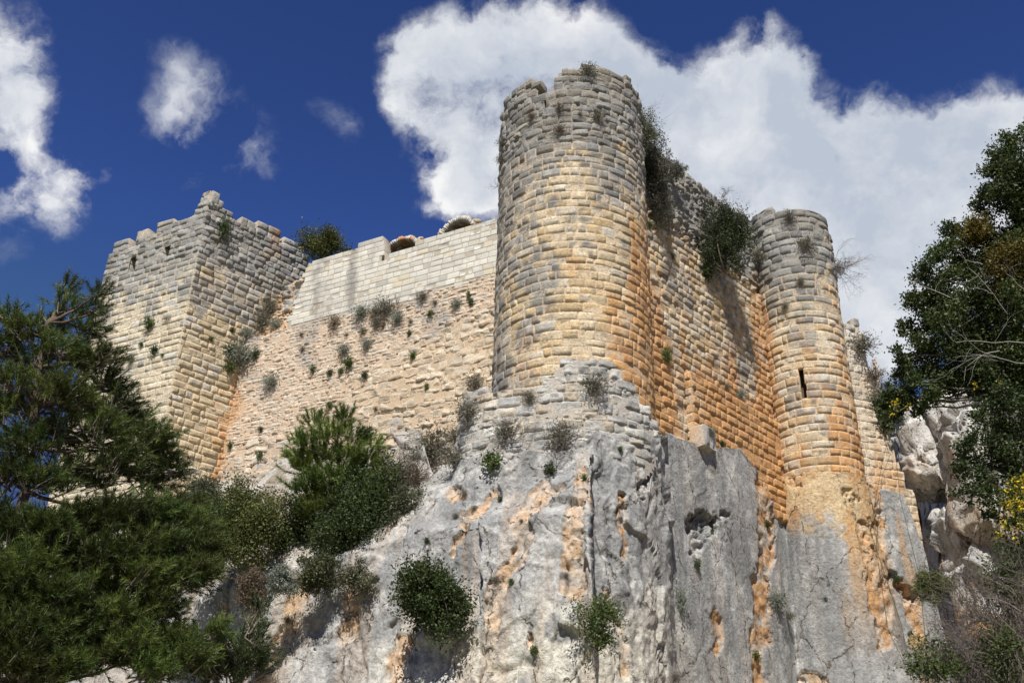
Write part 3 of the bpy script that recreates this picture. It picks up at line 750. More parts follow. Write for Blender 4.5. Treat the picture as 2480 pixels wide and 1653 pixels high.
def build_breach():
    root = empty('ruined_wall', (*(CURT.pos(np.array([7.0]))[0]), 30), 'collapsed slope of orange rubble and loose stones between square tower and white ashlar', 'ruin')
    BR = Line(CURT.p0, CURT.p0 + CURT.d * 15, -.25)
    poly = [(748, 606), (765, 640), (690, 815), (640, 835), (560, 850), (560, 780), (600, 720), (640, 680), (660, 655), (720, 615)]
    mk = region(BR, poly)

    def cc(V, um, zm, a, b_, c_):
        n = len(V); col = mixc(np.full((n, 3), (.62, .44, .29)), np.full((n, 3), (.70, .62, .5)), smooth(.45, .8, b_ + .3 * fbm(V * .8, 3, 2)))
        return mixc(col, np.full((n, 3), (.42, .40, .37)), smooth(.75, 1, c_)) * (.85 + .3 * a)[:, None]
    b = Bag()
    masonry(b, BR, 2, 14.5, courses(28, 39, .17, .5, random.Random(31)), (.14, .4), .04, .05, .07, cc, 71, mk, (), ring=.3, batter=.30, zref=30.0, mortar=.05, mcol=(.60, .40, .24), pillow=.45, tilt=.08, jit=.06, round_=1, wob=.06, nx=5, ny=5, miss=.16)
    b.obj('rubble_core', M_RUBBLE, root)
    b = Bag()                            # broken grey facing stones sticking out of the fill
    r = np.random.default_rng(5)
    for (x, y, w, h) in [(662, 690, 26, 16), (668, 672, 30, 14), (690, 662, 26, 12), (705, 655, 22, 10), (714, 650, 20, 12), (688, 690, 24, 20), (676, 712, 30, 18), (694, 705, 20, 16), (712, 686, 24, 12), (672, 730, 22, 14), (720, 668, 22, 14), (655, 672, 18, 12), (736, 632, 22, 9)]:
        p = on(BR, [(x, y)])[0]; D = 60.0; ww = w / FOC * D * 1.15 / .88; hh = h / FOC * D * 1.25
        L_ = Line(BR.pos(np.array([p[0] - ww / 2]))[0], BR.pos(np.array([p[0] + ww / 2]))[0], .05 + .30 * (30 - p[1]) + r.random() * .25)
        a = r.random() * .3
        masonry(b, L_, 0, ww, [p[1] - hh / 2, p[1] + hh / 2], (ww, ww + .01), 0, .14, .10, lambda V, um, zm, *k: mixc(np.full((len(V), 3), (.45, .445, .42)), np.full((len(V), 3), GREY), smooth(-.2, .5, fbm(V, 3, 4))), int(100 + x), None, (), ring=.6, pillow=.4, nx=8, ny=8, back=False, round_=1, tilt=.12, wob=.08)
    b.obj('broken_blocks', M_BLOCK, root)
    return root


# two ruined vaults showing above the curtain
def build_vault(px, py, half, rise, label, orange, depth_back, keep=(0, 1)):
    p0 = at(px, py, 55.5 if px > 1000 else 58.5)
    d = CURT.d; n = -CURT.n                       # n points away from the camera
    p = np.array([p0[0], p0[1]]); z0 = p0[2]
    root = empty('ruined_vault', (p[0], p[1], z0 - .5), label, 'ruined vault')
    r = np.random.default_rng(int(px)); b = Bag(); nseg = 26; R = half
    cs = np.linspace(math.pi * (1 - keep[0]), math.pi * (1 - keep[1]), nseg + 1)
    for k in range(nseg):                         # voussoirs on edge
        t0, t1 = cs[k] - .004, cs[k + 1] + .004
        ro = R * (1.20 + .10 * r.random()); j = .06 * r.random()
        ring = []
        for (rr, dd) in ((R, -j), (ro, -j), (ro, .45), (R, .45)):
            for t in (t0, t1):
                x = math.cos(t) * rr; z = math.sin(t) * rr * rise / R
                ring.append([*(p + d * x + n * dd), z0 + z])
        V = np.array(ring) + r.normal(0, .01, (8, 3))
        Q = [[0, 2, 3, 1], [2, 4, 5, 3], [4, 6, 7, 5], [6, 0, 1, 7], [0, 6, 4, 2], [1, 3, 5, 7]]
        base = np.array([.62, .59, .52]) if r.random() > orange * .6 else np.array([.55, .30, .15])
        b.add(V, Q, None, base * (.75 + .45 * r.random()))
    b.obj('arch_ring', M_RUBBLE, root)
    b = Bag(); tt = np.linspace(0, math.pi, 33); dd = np.linspace(.3, depth_back + 1.5, 9)
    T_, D_ = np.meshgrid(tt, dd); T_, D_ = T_.ravel(), D_.ravel(); rr = R * 1.03
    V = np.column_stack([p[0] + d[0] * np.cos(T_) * rr + n[0] * D_, p[1] + d[1] * np.cos(T_) * rr + n[1] * D_, z0 + np.sin(T_) * rr * rise / R]); V = V + .05 * fbm(V * 3, 3, 5)[:, None]
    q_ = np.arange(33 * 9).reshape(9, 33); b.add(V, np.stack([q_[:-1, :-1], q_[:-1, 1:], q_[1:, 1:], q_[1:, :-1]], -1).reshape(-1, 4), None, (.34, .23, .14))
    bk = Bag(); c_ = np.array([*(p + n * (depth_back + 1.45)), z0 - .6]); ring = V[-33:]
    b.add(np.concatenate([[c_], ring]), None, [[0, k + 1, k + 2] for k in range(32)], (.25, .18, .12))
    b.obj('vault_soffit', M_RUBBLE, root)
    # rubble fill over the arch
    b = Bag()
    for k in range(150):
        t = r.random() * math.pi; rr = R * (1.1 + .35 * r.random() * (1 if .5 < t < 2.6 else 1.6))
        c = np.array([*(p + d * math.cos(t) * rr * (1.0 + .2 * r.random()) + n * (depth_back * (.15 + .8 * r.random()))), z0 + math.sin(t) * rr * rise / R * .97 - .05])
        chunk(b, c, .10 + .16 * r.random(), r, np.array([.60, .50, .38]) * (.75 + .4 * r.random()))
    if px < 1000:                                 # broken edge running on towards the other vault
        for k in range(170):
            x = R + r.random() * 2.9; c = np.array([*(p + d * x + n * (.1 + 1.2 * r.random())), z0 + .15 + .55 * r.random() * (.6 + .4 * math.sin(x * 2.2)) + .10 * x])
            chunk(b, c, .10 + .15 * r.random(), r, np.array([.62, .52, .40]) * (.75 + .4 * r.random()))
    b.obj('rubble_fill', M_RUBBLE, root)
    return root


_ico = None


def chunk(bag, c, s, r, col, squash=(1, 1, 1)):   # one irregular stone
    global _ico
    if _ico is None:
        import bmesh
        bm = bmesh.new(); bmesh.ops.create_icosphere(bm, subdivisions=1, radius=1)
        _ico = (np.array([v.co[:] for v in bm.verts]), np.array([[v.index for v in f.verts] for f in bm.faces])); bm.free()
    V, T = _ico
    S = np.array(squash) * (.7 + .6 * r.random(3))
    a = r.random(3) * 6.28; ca, sa = math.cos(a[0]), math.sin(a[0])
    W = V * S * (1 + r.normal(0, .13, (len(V), 1))); W = np.column_stack([W[:, 0] * ca - W[:, 1] * sa, W[:, 0] * sa + W[:, 1] * ca, W[:, 2]])
    bag.add(W * s + np.asarray(c), None, T, col)


# ------------------------------------------------------------------ wall running on behind the second tower
def build_rear():
    RL = Line(T2C + np.array([1.6, -.2]), T2C + np.array([1.6, -.2]) + np.array([.94, .34]) * 5.6)
    root = empty('fortress_wall', (*(RL.pos(np.array([2.0]))[0]), 20), 'broken end of wall with crag-like top behind the smaller round tower', 'wall')
    top = top_from(RL, [(2040, 775), (2060, 780), (2075, 772), (2100, 772), (2108, 800), (2112, 850), (2124, 950), (2140, 1010), (2160, 1075), (2180, 1130), (2200, 1190)])

    def c(V, um, zm, a, b_, c_):
        n = len(V); col = mixc(np.full((n, 3), (.62, .53, .40)), np.full((n, 3), (.58, .56, .51)), smooth(27, 33, zm + 3 * fbm(V * .4, 3, 1)))
        col = mixc(col, np.full((n, 3), (.55, .30, .12)), smooth(.4, .9, .4 + .5 * fbm(V * np.array([.8, .8, .25]), 4, 3) - .06 * (zm - 25)) * .7)
        col = mixc(col, np.full((n, 3), GREY * 1.2), smooth(.5, .75, .3 * a + .35 * fbm(V * .7, 3, 8) + .05 * (zm - 26)) * .7)
        return col * (.86 + .28 * a)[:, None]
    b = Bag()
    masonry(b, RL, 0, RL.len, courses(18, 37, .55, .2, random.Random(41)), (.5, 1.1), .035, .04, .05, c, 81, lambda u, z: z < top(u), (), ring=.7, mortar=.03, tilt=.03, jit=.02, round_=.5, nx=8, ny=6, wob=.02)
    b.obj('wall', M_BLOCK, root)
    return root


main_tower = build_main_tower()
second_tower = build_second_tower()
flank_wall = build_flank()
square_tower = build_square_tower()
curtain_wall = build_curtain()
breach = build_breach()
vaults = [build_vault(1106, 572, 1.2, 1.25, 'ruined stone arch over the white ashlar, nearer the tall round tower', .1, 2.5, (.02, .93)),
          build_vault(968, 614, 1.35, 1.1, 'low broken vault with orange stones in the notch of the white ashlar', .6, 2.5, (.06, .98))]
rear_wall = build_rear()

# ------------------------------------------------------------------ rock cut cliff under the walls, right-hand crag, ground
def d_line(az, p0, d):
    s, c = np.sin(az), np.cos(az); den = s * d[1] - c * d[0]
    D = (p0[0] * d[1] - p0[1] * d[0]) / np.where(np.abs(den) < 1e-6, 1e-6, den)
    return np.where(D > 5, D, 1e3)


def d_circle(az, cx, cy, R):
    s, c = np.sin(az), np.cos(az); b = s * cx + c * cy; q = cx * cx + cy * cy - R * R; disc = b * b - q
    return np.where(disc > 0, b - np.sqrt(np.maximum(disc, 0)), 1e3)


PATCHES = [   # places where the grey crust has come away from the peach coloured rock: centre line, half width, colour
    ([(1412, 1150), (1402, 1227), (1398, 1301), (1385, 1420)], 27, 0), ([(1317, 1168), (1285, 1227), (1254, 1248), (1264, 1301), (1248, 1354), (1211, 1390), (1196, 1450), (1190, 1550)], 19, 0),
    ([(1200, 1184), (1122, 1259), (1085, 1345)], 9, 0), ([(1509, 1190), (1512, 1340)], 7, 1), ([(1467, 1430), (1491, 1491), (1512, 1564), (1517, 1640)], 9, 0),
    ([(983, 1545), (957, 1653)], 20, 0), ([(853, 1390), (838, 1540)], 18, 0), ([(716, 1420), (700, 1527), (655, 1606), (625, 1680)], 25, 0), ([(1855, 1170), (1853, 1330), (1838, 1500), (1840, 1660)], 17, 1),
    ([(1290, 1540), (1288, 1565)], 10, 0), ([(1100, 1207), (1110, 1200)], 14, 0), ([(1340, 1180), (1352, 1178)], 12, 0), ([(540, 1480), (530, 1540)], 9, 0), ([(400, 1560), (440, 1530)], 20, 0), ([(1735, 1480), (1740, 1580)], 9, 1),
    ([(2120, 1180), (2135, 1330), (2150, 1480)], 11, 1), ([(2090, 1270), (2110, 1400), (2150, 1560)], 12, 1), ([(2190, 1420), (2225, 1560)], 14, 1), ([(1950, 1640), (1990, 1653)], 20, 0),
]


def cliff_D(az, z):
    zz = z
    # left: bench below the curtain, then a drop
    ze = lin(np.degrees(az), (-34, 7), (-24, 9.5), (-20, 10.5), (-14, 12.3), (-9, 13.0), (-5, 13.5))
    off = np.where(zz < ze, 7.0 + .09 * (ze - zz), 7.0 - 6.7 * np.clip((zz - ze) / (21.6 - ze), 0, 1.15) ** .9)
    n = CURT.n; p0 = CURT.p0
    s, c = np.sin(az), np.cos(az)
    den = s * n[0] + c * n[1]
    D1 = ((p0 @ n) + off) / den
    D1 = np.where(np.degrees(az) < 5, D1, 1e3)
    # spur under the main tower
    h = 18 - zz
    r = 5.9 + .205 * np.clip(h, -6, 30) + .004 * np.clip(h, 0, 30) ** 2
    sh = (r - 5.05)
    cx = MT[0] - sh * math.cos(math.radians(3.93)); cy = MT[1] + sh * math.sin(math.radians(3.93)) + sh * .25
    D2 = d_circle(az, cx, cy, r)
    # dressed slab under the flank wall
    q = 3.2 + .035 * (23 - zz)
    p = MT[:, None] + NR[:, None] * q[None]
    D3 = d_line(az, p, DR); D3 = np.where(np.degrees(az) > 8.3, D3, 1e3)
    D3 = D3 + smooth(15.35, 15.75, np.degrees(az)) * 1.2
    # rock column under the second tower
    D4 = d_circle(az, T2C[0], T2C[1], 2.93 + .05 * (22.8 - zz) + .0022 * np.clip(22.8 - zz, 0, 30) ** 2)
    # rock behind it
    Rz = 2.93 + .05 * (22.8 - zz) + .0022 * np.clip(22.8 - zz, 0, 30) ** 2 - .55
    D5 = d_line(az, np.stack([T2C[0] + Rz * .95, T2C[1] - Rz * .31]), np.array([.95, .31])); D5 = np.where(np.degrees(az) > 19.5, D5, 1e3)
    return np.minimum.reduce([D1, D2, D3, D4, D5]), np.stack([D1, D2, D3, D4, D5]).argmin(0)


def build_cliff():
    az0, az1 = math.radians(-33), math.radians(26.5)
    na = 950; azs = np.linspace(az0, az1, na)
    # upper edge
    edge = [(1000, 1235), (1038, 1164), (1064, 1128), (1130, 1108), (1250, 1100), (1406, 1076), (1448, 1052), (1500, 1062), (1545, 1120), (1572, 1120), (1580, 1066), (1590, 1058), (1617, 1050), (1660, 1066), (1700, 1078), (1790, 1092), (1830, 1140), (1852, 1180), (1866, 1168), (1872, 1144), (2000, 1144), (2095, 1150), (2112, 1166), (2130, 1180), (2190, 1195), (2215, 1260), (2240, 1330), (2262, 1430), (2282, 1510), (2300, 1580), (2318, 1653), (2340, 1760)]
    A = []; Tn = []
    for (x, y) in edge:
        a, t = azel(x, y); A.append(a); Tn.append(t)
    o = np.argsort(A); A = np.array(A)[o]; Tn = np.array(Tn)[o]
    tan_e = np.interp(azs, A, Tn)
    zt = np.full(na, 18.0)
    for _ in range(12):
        D, _w = cliff_D(azs, zt); D = np.minimum(D, 90); zt = .5 * zt + .5 * D * tan_e
    dg = np.degrees(azs)
    zl = lin(dg, (-34, 18), (-25, 19), (-17.5, 21.2), (-10, 22.2), (-4, 22.2))
    w = smooth(-5.6, -4.4, dg); zt = zl * (1 - w) + zt * w
    zt = zt + .25 * fbm(np.stack([dg * .9, dg * 0, dg * 0], 1), 3, 5) * w
    nz = 250; t = np.linspace(0, 1, nz); t = 1 - (1 - t) ** 1.15
    AZ = np.repeat(azs[None], nz, 0); Z = -4 + (zt + 4)[None] * t[:, None]
    a, z = AZ.ravel(), Z.ravel(); D, which = cliff_D(a, z)
    P = np.column_stack([D * np.sin(a), D * np.cos(a), z])
    # outward direction
    Pg = P.reshape(nz, na, 3); gu = np.gradient(Pg, axis=1); gv = np.gradient(Pg, axis=0)
    # blur normals so steps do not explode
    nrm = np.cross(gu, gv).reshape(-1, 3); nrm /= np.linalg.norm(nrm, axis=1)[:, None] + 1e-9
    los = -P / np.linalg.norm(P, axis=1)[:, None]; los[:, 2] *= .3
    s = np.sign((nrm * los).sum(1)); nrm = nrm * s[:, None]; nrm = .55 * nrm + .45 * los; nrm /= np.linalg.norm(nrm, axis=1)[:, None]
    px, py = pix(P)
    wob = 15 * fbm(P * .8, 5, 77, .6); wob2 = 15 * fbm(P * .8 + 50, 5, 78, .6)
    cut = (which == 2) | (which == 3) | (which == 4)
    calm = np.where(which == 2, .16, np.where(which == 3, .22, np.where(which == 4, .35, .85)))
    Pw = P + .7 * np.stack([fbm(P * .35, 3, 201), fbm(P * .35, 3, 202), fbm(P * .35, 3, 203)], 1)
    f1, e1, id1 = facets(Pw * np.array([.30, .30, .10]), 3, .8); f2, e2, id2 = facets(Pw * np.array([.9, .9, .45]) + 9, 13, .9); f3, e3, id3 = facets(P * 2.6 + 5, 23, .8)
    f1 = f1 * smooth(-.05, .06, e1); f2 = f2 * smooth(-.05, .07, e2)
    disp = calm * (.50 * f1 + .13 * f2 + .03 * f3) + .012 * f3 + (.35 + .65 * calm) * (.09 * fbm(P * .8, 4, 31) + .04 * fbm(P * 3.5, 4, 41)) + .13 * calm * fbm(P * np.array([.9, .9, .16]), 3, 51)
    # open cracks between the largest blocks
    disp -= calm * (.16 * (1 - smooth(0, .05, e1)) + .07 * (1 - smooth(0, .06, e2))) * smooth(-.15, .35, fbm(P * .4, 3, 210))
    pm = np.zeros(len(P)); om = np.zeros(len(P))
    hwn = fbm(P * .5, 3, 79)
    for pts, hw, kind in PATCHES:
        d = seg_dist(px + wob, py + wob2, pts); hw = hw * (1.1 + .45 * hwn); m = 1 - smooth(hw * .86, hw * 1.08, d)
        if kind: om = np.maximum(om, m)
        pm = np.maximum(pm, m)
    disp -= .30 * pm * (.7 + .5 * fbm(P * 2, 3, 15))
    # named hollows
    for (x, y, rx, ry, dp) in [(1712, 1262, 50, 22, .8), (1690, 1300, 18, 40, .4), (1925, 1172, 12, 32, .7), (1990, 1455, 16, 15, .3), (2062, 1192, 18, 12, .3), (2167, 1392, 20, 14, .8), (2200, 1445, 14, 28, .7), (1842, 1310, 9, 20, .5), (1520, 1190, 12, 14, .4), (1575, 1175, 10, 40, .5), (2110, 1255, 5, 30, .35), (1620, 1610, 6, 50, .3), (1860, 1130, 8, 30, .3)]:
        d = np.hypot((px + 2.2 * wob + .25 * rx * f2 - x) / rx, (py + 1.6 * wob2 + .5 * ry * f3 - y) / ry); disp -= dp * (1 - smooth(.45, 1.1, d)) * (.8 + .4 * fbm(P * 3, 2, 66))
    P = P + nrm * disp[:, None]
    # colour: crust grey, paler and creamier low on the spur, peach where the crust is gone, rust under the second tower
    n = len(P); k1 = fbm(P * .28, 4, 81); k2 = fbm(P * np.array([1.1, 1.1, .25]), 5, 82); k3 = fbm(P * 1.6, 5, 83)
    col = mixc(np.full((n, 3), (.335, .335, .33)), np.full((n, 3), (.52, .515, .495)), smooth(-.25, .45, k3 * .7 + k1 * .6 + np.where(which == 1, -.02, np.where(which == 0, .18, -.16))))
    col = mixc(col, np.full((n, 3), (.225, .228, .225)), smooth(.05, .6, k2 + np.where(cut, .10, -.16)) * .75)
    low = smooth(1440, 1560, py + 60 * k1 * 2) * smooth(850, 960, px) * smooth(1700, 1480, px)
    col = mixc(col, np.full((n, 3), (.66, .63, .55)), low * smooth(-.45, .25, k3 + .3))
    col = mixc(col, np.full((n, 3), (.62, .56, .45)), smooth(1460, 1600, py + 90 * k1) * smooth(1780, 1560, px) * smooth(1380, 1480, px) * .35)
    strk = smooth(.12, .5, fbm(np.column_stack([a * 90, a * 0, z * .12]), 4, 91) + .10)
    col = mixc(col, np.full((n, 3), (.52, .33, .17)), strk * np.where(which == 4, .55, np.where(which == 2, .10, np.where(which == 0, .22, .06))))
    c2 = which == 3
    top3 = smooth(1310, 1225, py + 30 * k3 + 26 * fbm(P * .7, 3, 92) + lin(px, (1860, -10), (1940, 0), (2010, 30), (2060, -40), (2110, -90)))
    fresh = mixc(np.full((n, 3), (.62, .475, .29)), np.full((n, 3), (.55, .315, .13)), smooth(-.25, .45, k2 + lin(px, (1870, .25), (1920, -.2), (2010, -.15), (2080, .35))))
    col = np.where((c2 * top3 > 0)[:, None], mixc(col, fresh, c2 * top3), col)
    rs = np.where(which == 3, smooth(2040, 2090, px + 35 * k2) * smooth(1640, 1300, py) * .75, 0) + np.where((which == 3) & (px < 1905), smooth(1900, 1868, px + 26 * k2) * .7, 0)
    col = mixc(col, np.full((n, 3), (.56, .36, .18)), rs)
    peach = mixc(np.full((n, 3), (.70, .545, .40)), np.full((n, 3), (.58, .40, .25)), smooth(-.35, .5, k3))
    pc = pm * (.35 + .65 * smooth(-.55, .15, k3 + .5 * fbm(P * 3.1, 3, 95))) * np.where(om > .3, .85, 1.0)
    col = mixc(col, peach, pc * .95); col = mixc(col, np.full((n, 3), (.52, .27, .10)), om * smooth(-.4, .3, k3) * .7)
    soil = np.where(which == 0, smooth(.3, 1.2, z - lin(np.degrees(a), (-34, 7), (-20, 10.5), (-9, 13.0), (-5, 13.5))), 0)
    soil = soil * smooth(-3, -9, np.degrees(a))
    col = mixc(col, mixc(np.full((n, 3), (.33, .27, .20)), np.full((n, 3), (.50, .47, .42)), smooth(-.2, .35, k3)), soil * .8)
    crk = np.maximum(1 - smooth(0, .035, e1), 0) * calm * smooth(-.1, .4, fbm(P * .4, 3, 210))
    col = mixc(col, np.full((n, 3), (.30, .24, .17)), crk * .5)
    # rows that run back under the walls
    q = np.arange(nz * na).reshape(nz, na)
    Q = np.stack([q[:-1, :-1], q[:-1, 1:], q[1:, 1:], q[1:, :-1]], -1).reshape(-1, 4)
    last = P.reshape(nz, na, 3)[-1]; lc = col.reshape(nz, na, 3)[-1]
    rad = last[:, :2] / np.linalg.norm(last[:, :2], axis=1)[:, None]
    bag = Bag(); bag.add(P, Q, None, col)
    rows = [last]
    for k, (dd, dz) in enumerate([(.35, .10), (1.0, .2), (2.2, .2), (5.0, .0)]):
        v = last.copy(); v[:, :2] += rad * dd; v[:, 2] += dz + .12 * fbm(v * 1.3, 3, 7 + k); rows.append(v)
    V = np.concatenate(rows); q = np.arange(len(rows) * na).reshape(-1, na)
    bag.add(V, np.stack([q[:-1, :-1], q[:-1, 1:], q[1:, 1:], q[1:, :-1]], -1).reshape(-1, 4), None, np.tile(lc, (len(rows), 1)))
    o = bag.obj('cliff', M_ROCK); tag(o, kind='structure'); return o


def crag_D(px, py, a, z):
    return 66 + .12 * (z - 18) + lin(np.degrees(a), (19, 30), (23.2, 26), (24.8, 14), (26, 6), (27.5, -2), (34, -10)), np.zeros(len(a))


def rock_lump(bag, c, rx, ry, rz, seed, tone, warm):   # a boulder: displaced ball with fractured facets
    nu, nv = 150, 90; U_, V_ = np.meshgrid(np.linspace(0, 2 * math.pi, nu), np.linspace(.02, math.pi - .02, nv)); U_, V_ = U_.ravel(), V_.ravel()
    N_ = np.column_stack([np.sin(V_) * np.cos(U_), np.sin(V_) * np.sin(U_), np.cos(V_)]); S = np.array([rx, ry, rz])
    Pc = np.sign(N_) * np.abs(N_) ** .5 * S * .86; Pc[:, 1] += .22 * Pc[:, 2]; k = Pc + seed * 7.7; kw = k + .5 * np.stack([fbm(k * .4, 3, 201), fbm(k * .4, 3, 202), fbm(k * .4, 3, 203)], 1)
    f1, e1, _ = facets(kw * .32, seed, 1.0); f2, e2, _ = facets(kw * 1.1, seed + 9, 1.0); f3, e3, _ = facets(kw * 2.6, seed + 19, .8)
    d = .8 * f1 * smooth(-.05, .04, e1) + .22 * f2 * smooth(-.05, .05, e2) + .03 * f3 + .05 * fbm(k * 2, 4, seed)
    n = len(Pc); k3 = fbm(k * 1.5, 5, seed + 3); col = mixc(np.full((n, 3), (.40, .40, .39)), np.full((n, 3), (.62, .61, .585)), smooth(-.3, .35, k3 + tone - .05))
    col = mixc(col, mixc(np.full((n, 3), (.64, .54, .40)), np.full((n, 3), (.54, .31, .14)), smooth(-.1, .5, fbm(k * .8, 4, 5))), warm * smooth(.3, -.6, N_[:, 2] + .5 * k3))
    q = np.arange(nu * nv).reshape(nv, nu)
    bag.add(np.asarray(c) + Pc + N_ * d[:, None], np.stack([q[:-1, :-1], q[:-1, 1:], q[1:, 1:], q[1:, :-1]], -1).reshape(-1, 4), None, col)


def build_crag():
    az0, az1 = math.radians(19.5), math.radians(35); na, nz = 330, 300
    azs = np.linspace(az0, az1, na)
    edge = [(2060, 1120), (2160, 1080), (2200, 1020), (2250, 975), (2330, 930), (2400, 900), (2480, 880), (2700, 800)]
    A, T = np.array([azel(*e) for e in edge]).T
    tt = np.interp(azs, A, T); zt = 60 * tt
    for _ in range(10): zt = crag_D(azs * 0, azs * 0, azs, zt)[0] * tt
    AZ = np.repeat(azs[None], nz, 0); Z = -4 + (zt + 4)[None] * np.linspace(0, 1, nz)[:, None]
    a, z = AZ.ravel(), Z.ravel()
    D0 = crag_D(a, a, a, z)[0]; P0 = np.column_stack([D0 * np.sin(a), D0 * np.cos(a), z]); px, py = pix(P0)
    wx, wy = 14 * fbm(P0 * .8, 3, 5), 14 * fbm(P0 * .8 + 30, 3, 6)
    D, cave = crag_D(px + wx, py + wy, a, z)
    P = np.column_stack([D * np.sin(a), D * np.cos(a), z])
    Pw = P + .6 * np.stack([fbm(P * .4, 3, 201), fbm(P * .4, 3, 202), fbm(P * .4, 3, 203)], 1)
    f1, e1, i1 = facets(Pw * .36, 103, 1.0); f2, e2, i2 = facets(Pw * 1.1 + 9, 113, 1.0); f3, e3, i3 = facets(P * 3.0, 123, .8)
    f1 = f1 * smooth(-.05, .06, e1); f2 = f2 * smooth(-.05, .06, e2)
    disp = 1.1 * f1 + .34 * f2 + .07 * f3 + .12 * fbm(P * 1.2, 4, 131) - .12 * (1 - smooth(0, .05, e1))
    los = -P0 / np.linalg.norm(P0, axis=1)[:, None]; los[:, 2] *= .2
    P = P + los * disp[:, None]
    k = fbm(P * .6, 4, 141); k3 = fbm(P * 1.7, 5, 142); n = len(P)
    col = mixc(np.full((n, 3), (.36, .36, .35)), np.full((n, 3), (.58, .57, .545)), smooth(-.3, .35, k3 * .8 + .4 * k + .2))
    warm = smooth(1190, 1260, py + 40 * k) * .85
    col = mixc(col, mixc(np.full((n, 3), (.62, .52, .38)), np.full((n, 3), (.50, .30, .14)), smooth(-.15, .5, k3 + .2 + lin(px, (2300, -.25), (2400, .35)))), warm * smooth(-.75, .1, k3 + k))
    col = mixc(col, np.full((n, 3), (.30, .30, .29)), smooth(.1, .5, fbm(P * np.array([1, 1, .3]), 4, 150)) * .5)
    col = mixc(col, np.full((n, 3), (.48, .38, .27)), cave * .8)
    q = np.arange(nz * na).reshape(nz, na)
    bag = Bag(); bag.add(P, np.stack([q[:-1, :-1], q[:-1, 1:], q[1:, 1:], q[1:, :-1]], -1).reshape(-1, 4), None, col)
    last = P.reshape(nz, na, 3)[-1]; rad = last[:, :2] / np.linalg.norm(last[:, :2], axis=1)[:, None]
    rows = [last]
    for dd, dz in [(1, .5), (4, 2.2), (10, 4), (25, 6)]:
        v = last.copy(); v[:, :2] += rad * dd; v[:, 2] += dz + .3 * fbm(v * .8, 3, 3); rows.append(v)
    V = np.concatenate(rows); q = np.arange(len(rows) * na).reshape(-1, na)
    bag.add(V, np.stack([q[:-1, :-1], q[:-1, 1:], q[1:, 1:], q[1:, :-1]], -1).reshape(-1, 4), None, (.30, .26, .18))
    for (x, y, Dc, rx, ry, rz, sd, tone, warm) in [(2252, 1080, 71.5, 2.7, 2.6, 4.0, 3, .34, .3), (2345, 1030, 71, 2.8, 2.6, 3.0, 14, .34, .1), (2345, 1325, 70.5, 2.0, 2.2, 3.2, 6, .15, 1.0), (2440, 1150, 68, 3.8, 3.2, 6.4, 8, .05, .6), (2390, 1450, 68, 2.3, 2.4, 3.0, 9, -.05, 1.1)]:
        rock_lump(bag, at(x, y, Dc), rx, ry, rz, sd, tone, warm)
    o = bag.obj('rock_outcrop', M_ROCK); tag(o, kind='structure'); return o


def ground_z(D):                         # the ditch floor climbs gently towards the cliff
    return np.minimum(.085 * np.asarray(D, float), 5.1) - 1.7 * (1 - smooth(4, 16, D))


def build_ground():
    r = 5; V = []; Q = []
    rad = [0, 3, 6, 9, 12, 16, 20, 25, 31, 38, 46, 60, 120, 400, 1500, 5000]; na = 96
    for k, R in enumerate(rad):
        for j in range(na):
            t = j / na * 2 * math.pi; V.append((R * math.sin(t), R * math.cos(t), -1.7))
    V = np.array(V); m = np.hypot(V[:, 0], V[:, 1]); V[:, 2] = ground_z(m) + .25 * fbm(V * .15, 4, 3) * smooth(3, 15, m) * smooth(400, 60, m)
    for k in range(len(rad) - 1):
        for j in range(na):
            Q.append((k * na + j, k * na + (j + 1) % na, (k + 1) * na + (j + 1) % na, (k + 1) * na + j))
    col = mixc(np.full((len(V), 3), (.30, .25, .17)), np.full((len(V), 3), (.16, .17, .08)), smooth(-.3, .4, fbm(V * .1, 4, 8)))
    o = link('ground', make_mesh('ground', V, Q, None, col, M_ROCK, True)); tag(o, kind='structure'); return o


cliff = build_cliff()
crag = build_crag()
ground = build_ground()

# ------------------------------------------------------------------ plants
def leaf_material(name, trans=.25):
    m = bpy.data.materials.new(name); m.use_nodes = True
    nt = m.node_tree; N = nt.nodes.new; L = nt.links.new; b = nt.nodes['Principled BSDF']
    b.inputs['Roughness'].default_value = .55; b.inputs['Specular IOR Level'].default_value = .3
    a = N('ShaderNodeAttribute'); a.attribute_name = 'tint'
    L(a.outputs['Color'], b.inputs['Base Color'])
    t = N('ShaderNodeBsdfTranslucent'); L(a.outputs['Color'], t.inputs['Color'])
    mx = N('ShaderNodeMixShader'); mx.inputs[0].default_value = trans
    L(b.outputs[0], mx.inputs[1]); L(t.outputs[0], mx.inputs[2]); L(mx.outputs[0], nt.nodes['Material Output'].inputs['Surface'])
    return m


M_LEAF = leaf_material('leaves'); M_NEEDLE = leaf_material('needles', .15); M_BARK = stone_material('bark', 20, .4, .1)
OAK = ((.030, .050, .016), (.085, .115, .034)); OLIVE = ((.07, .085, .025), (.15, .165, .045)); PINE = ((.062, .10, .022), (.215, .275, .065)); DARKPINE = ((.034, .056, .015), (.145, .185, .046))
SILVER = ((.17, .19, .155), (.33, .36, .30)); DRY = ((.11, .105, .075), (.25, .235, .175)); BROWN = ((.10, .075, .05), (.22, .17, .11)); FRESH = ((.05, .085, .02), (.15, .19, .05)); YELLOW = ((.55, .40, .02), (.75, .58, .03))


def unit(v): return v / (np.linalg.norm(v, axis=-1, keepdims=True) + 1e-9)


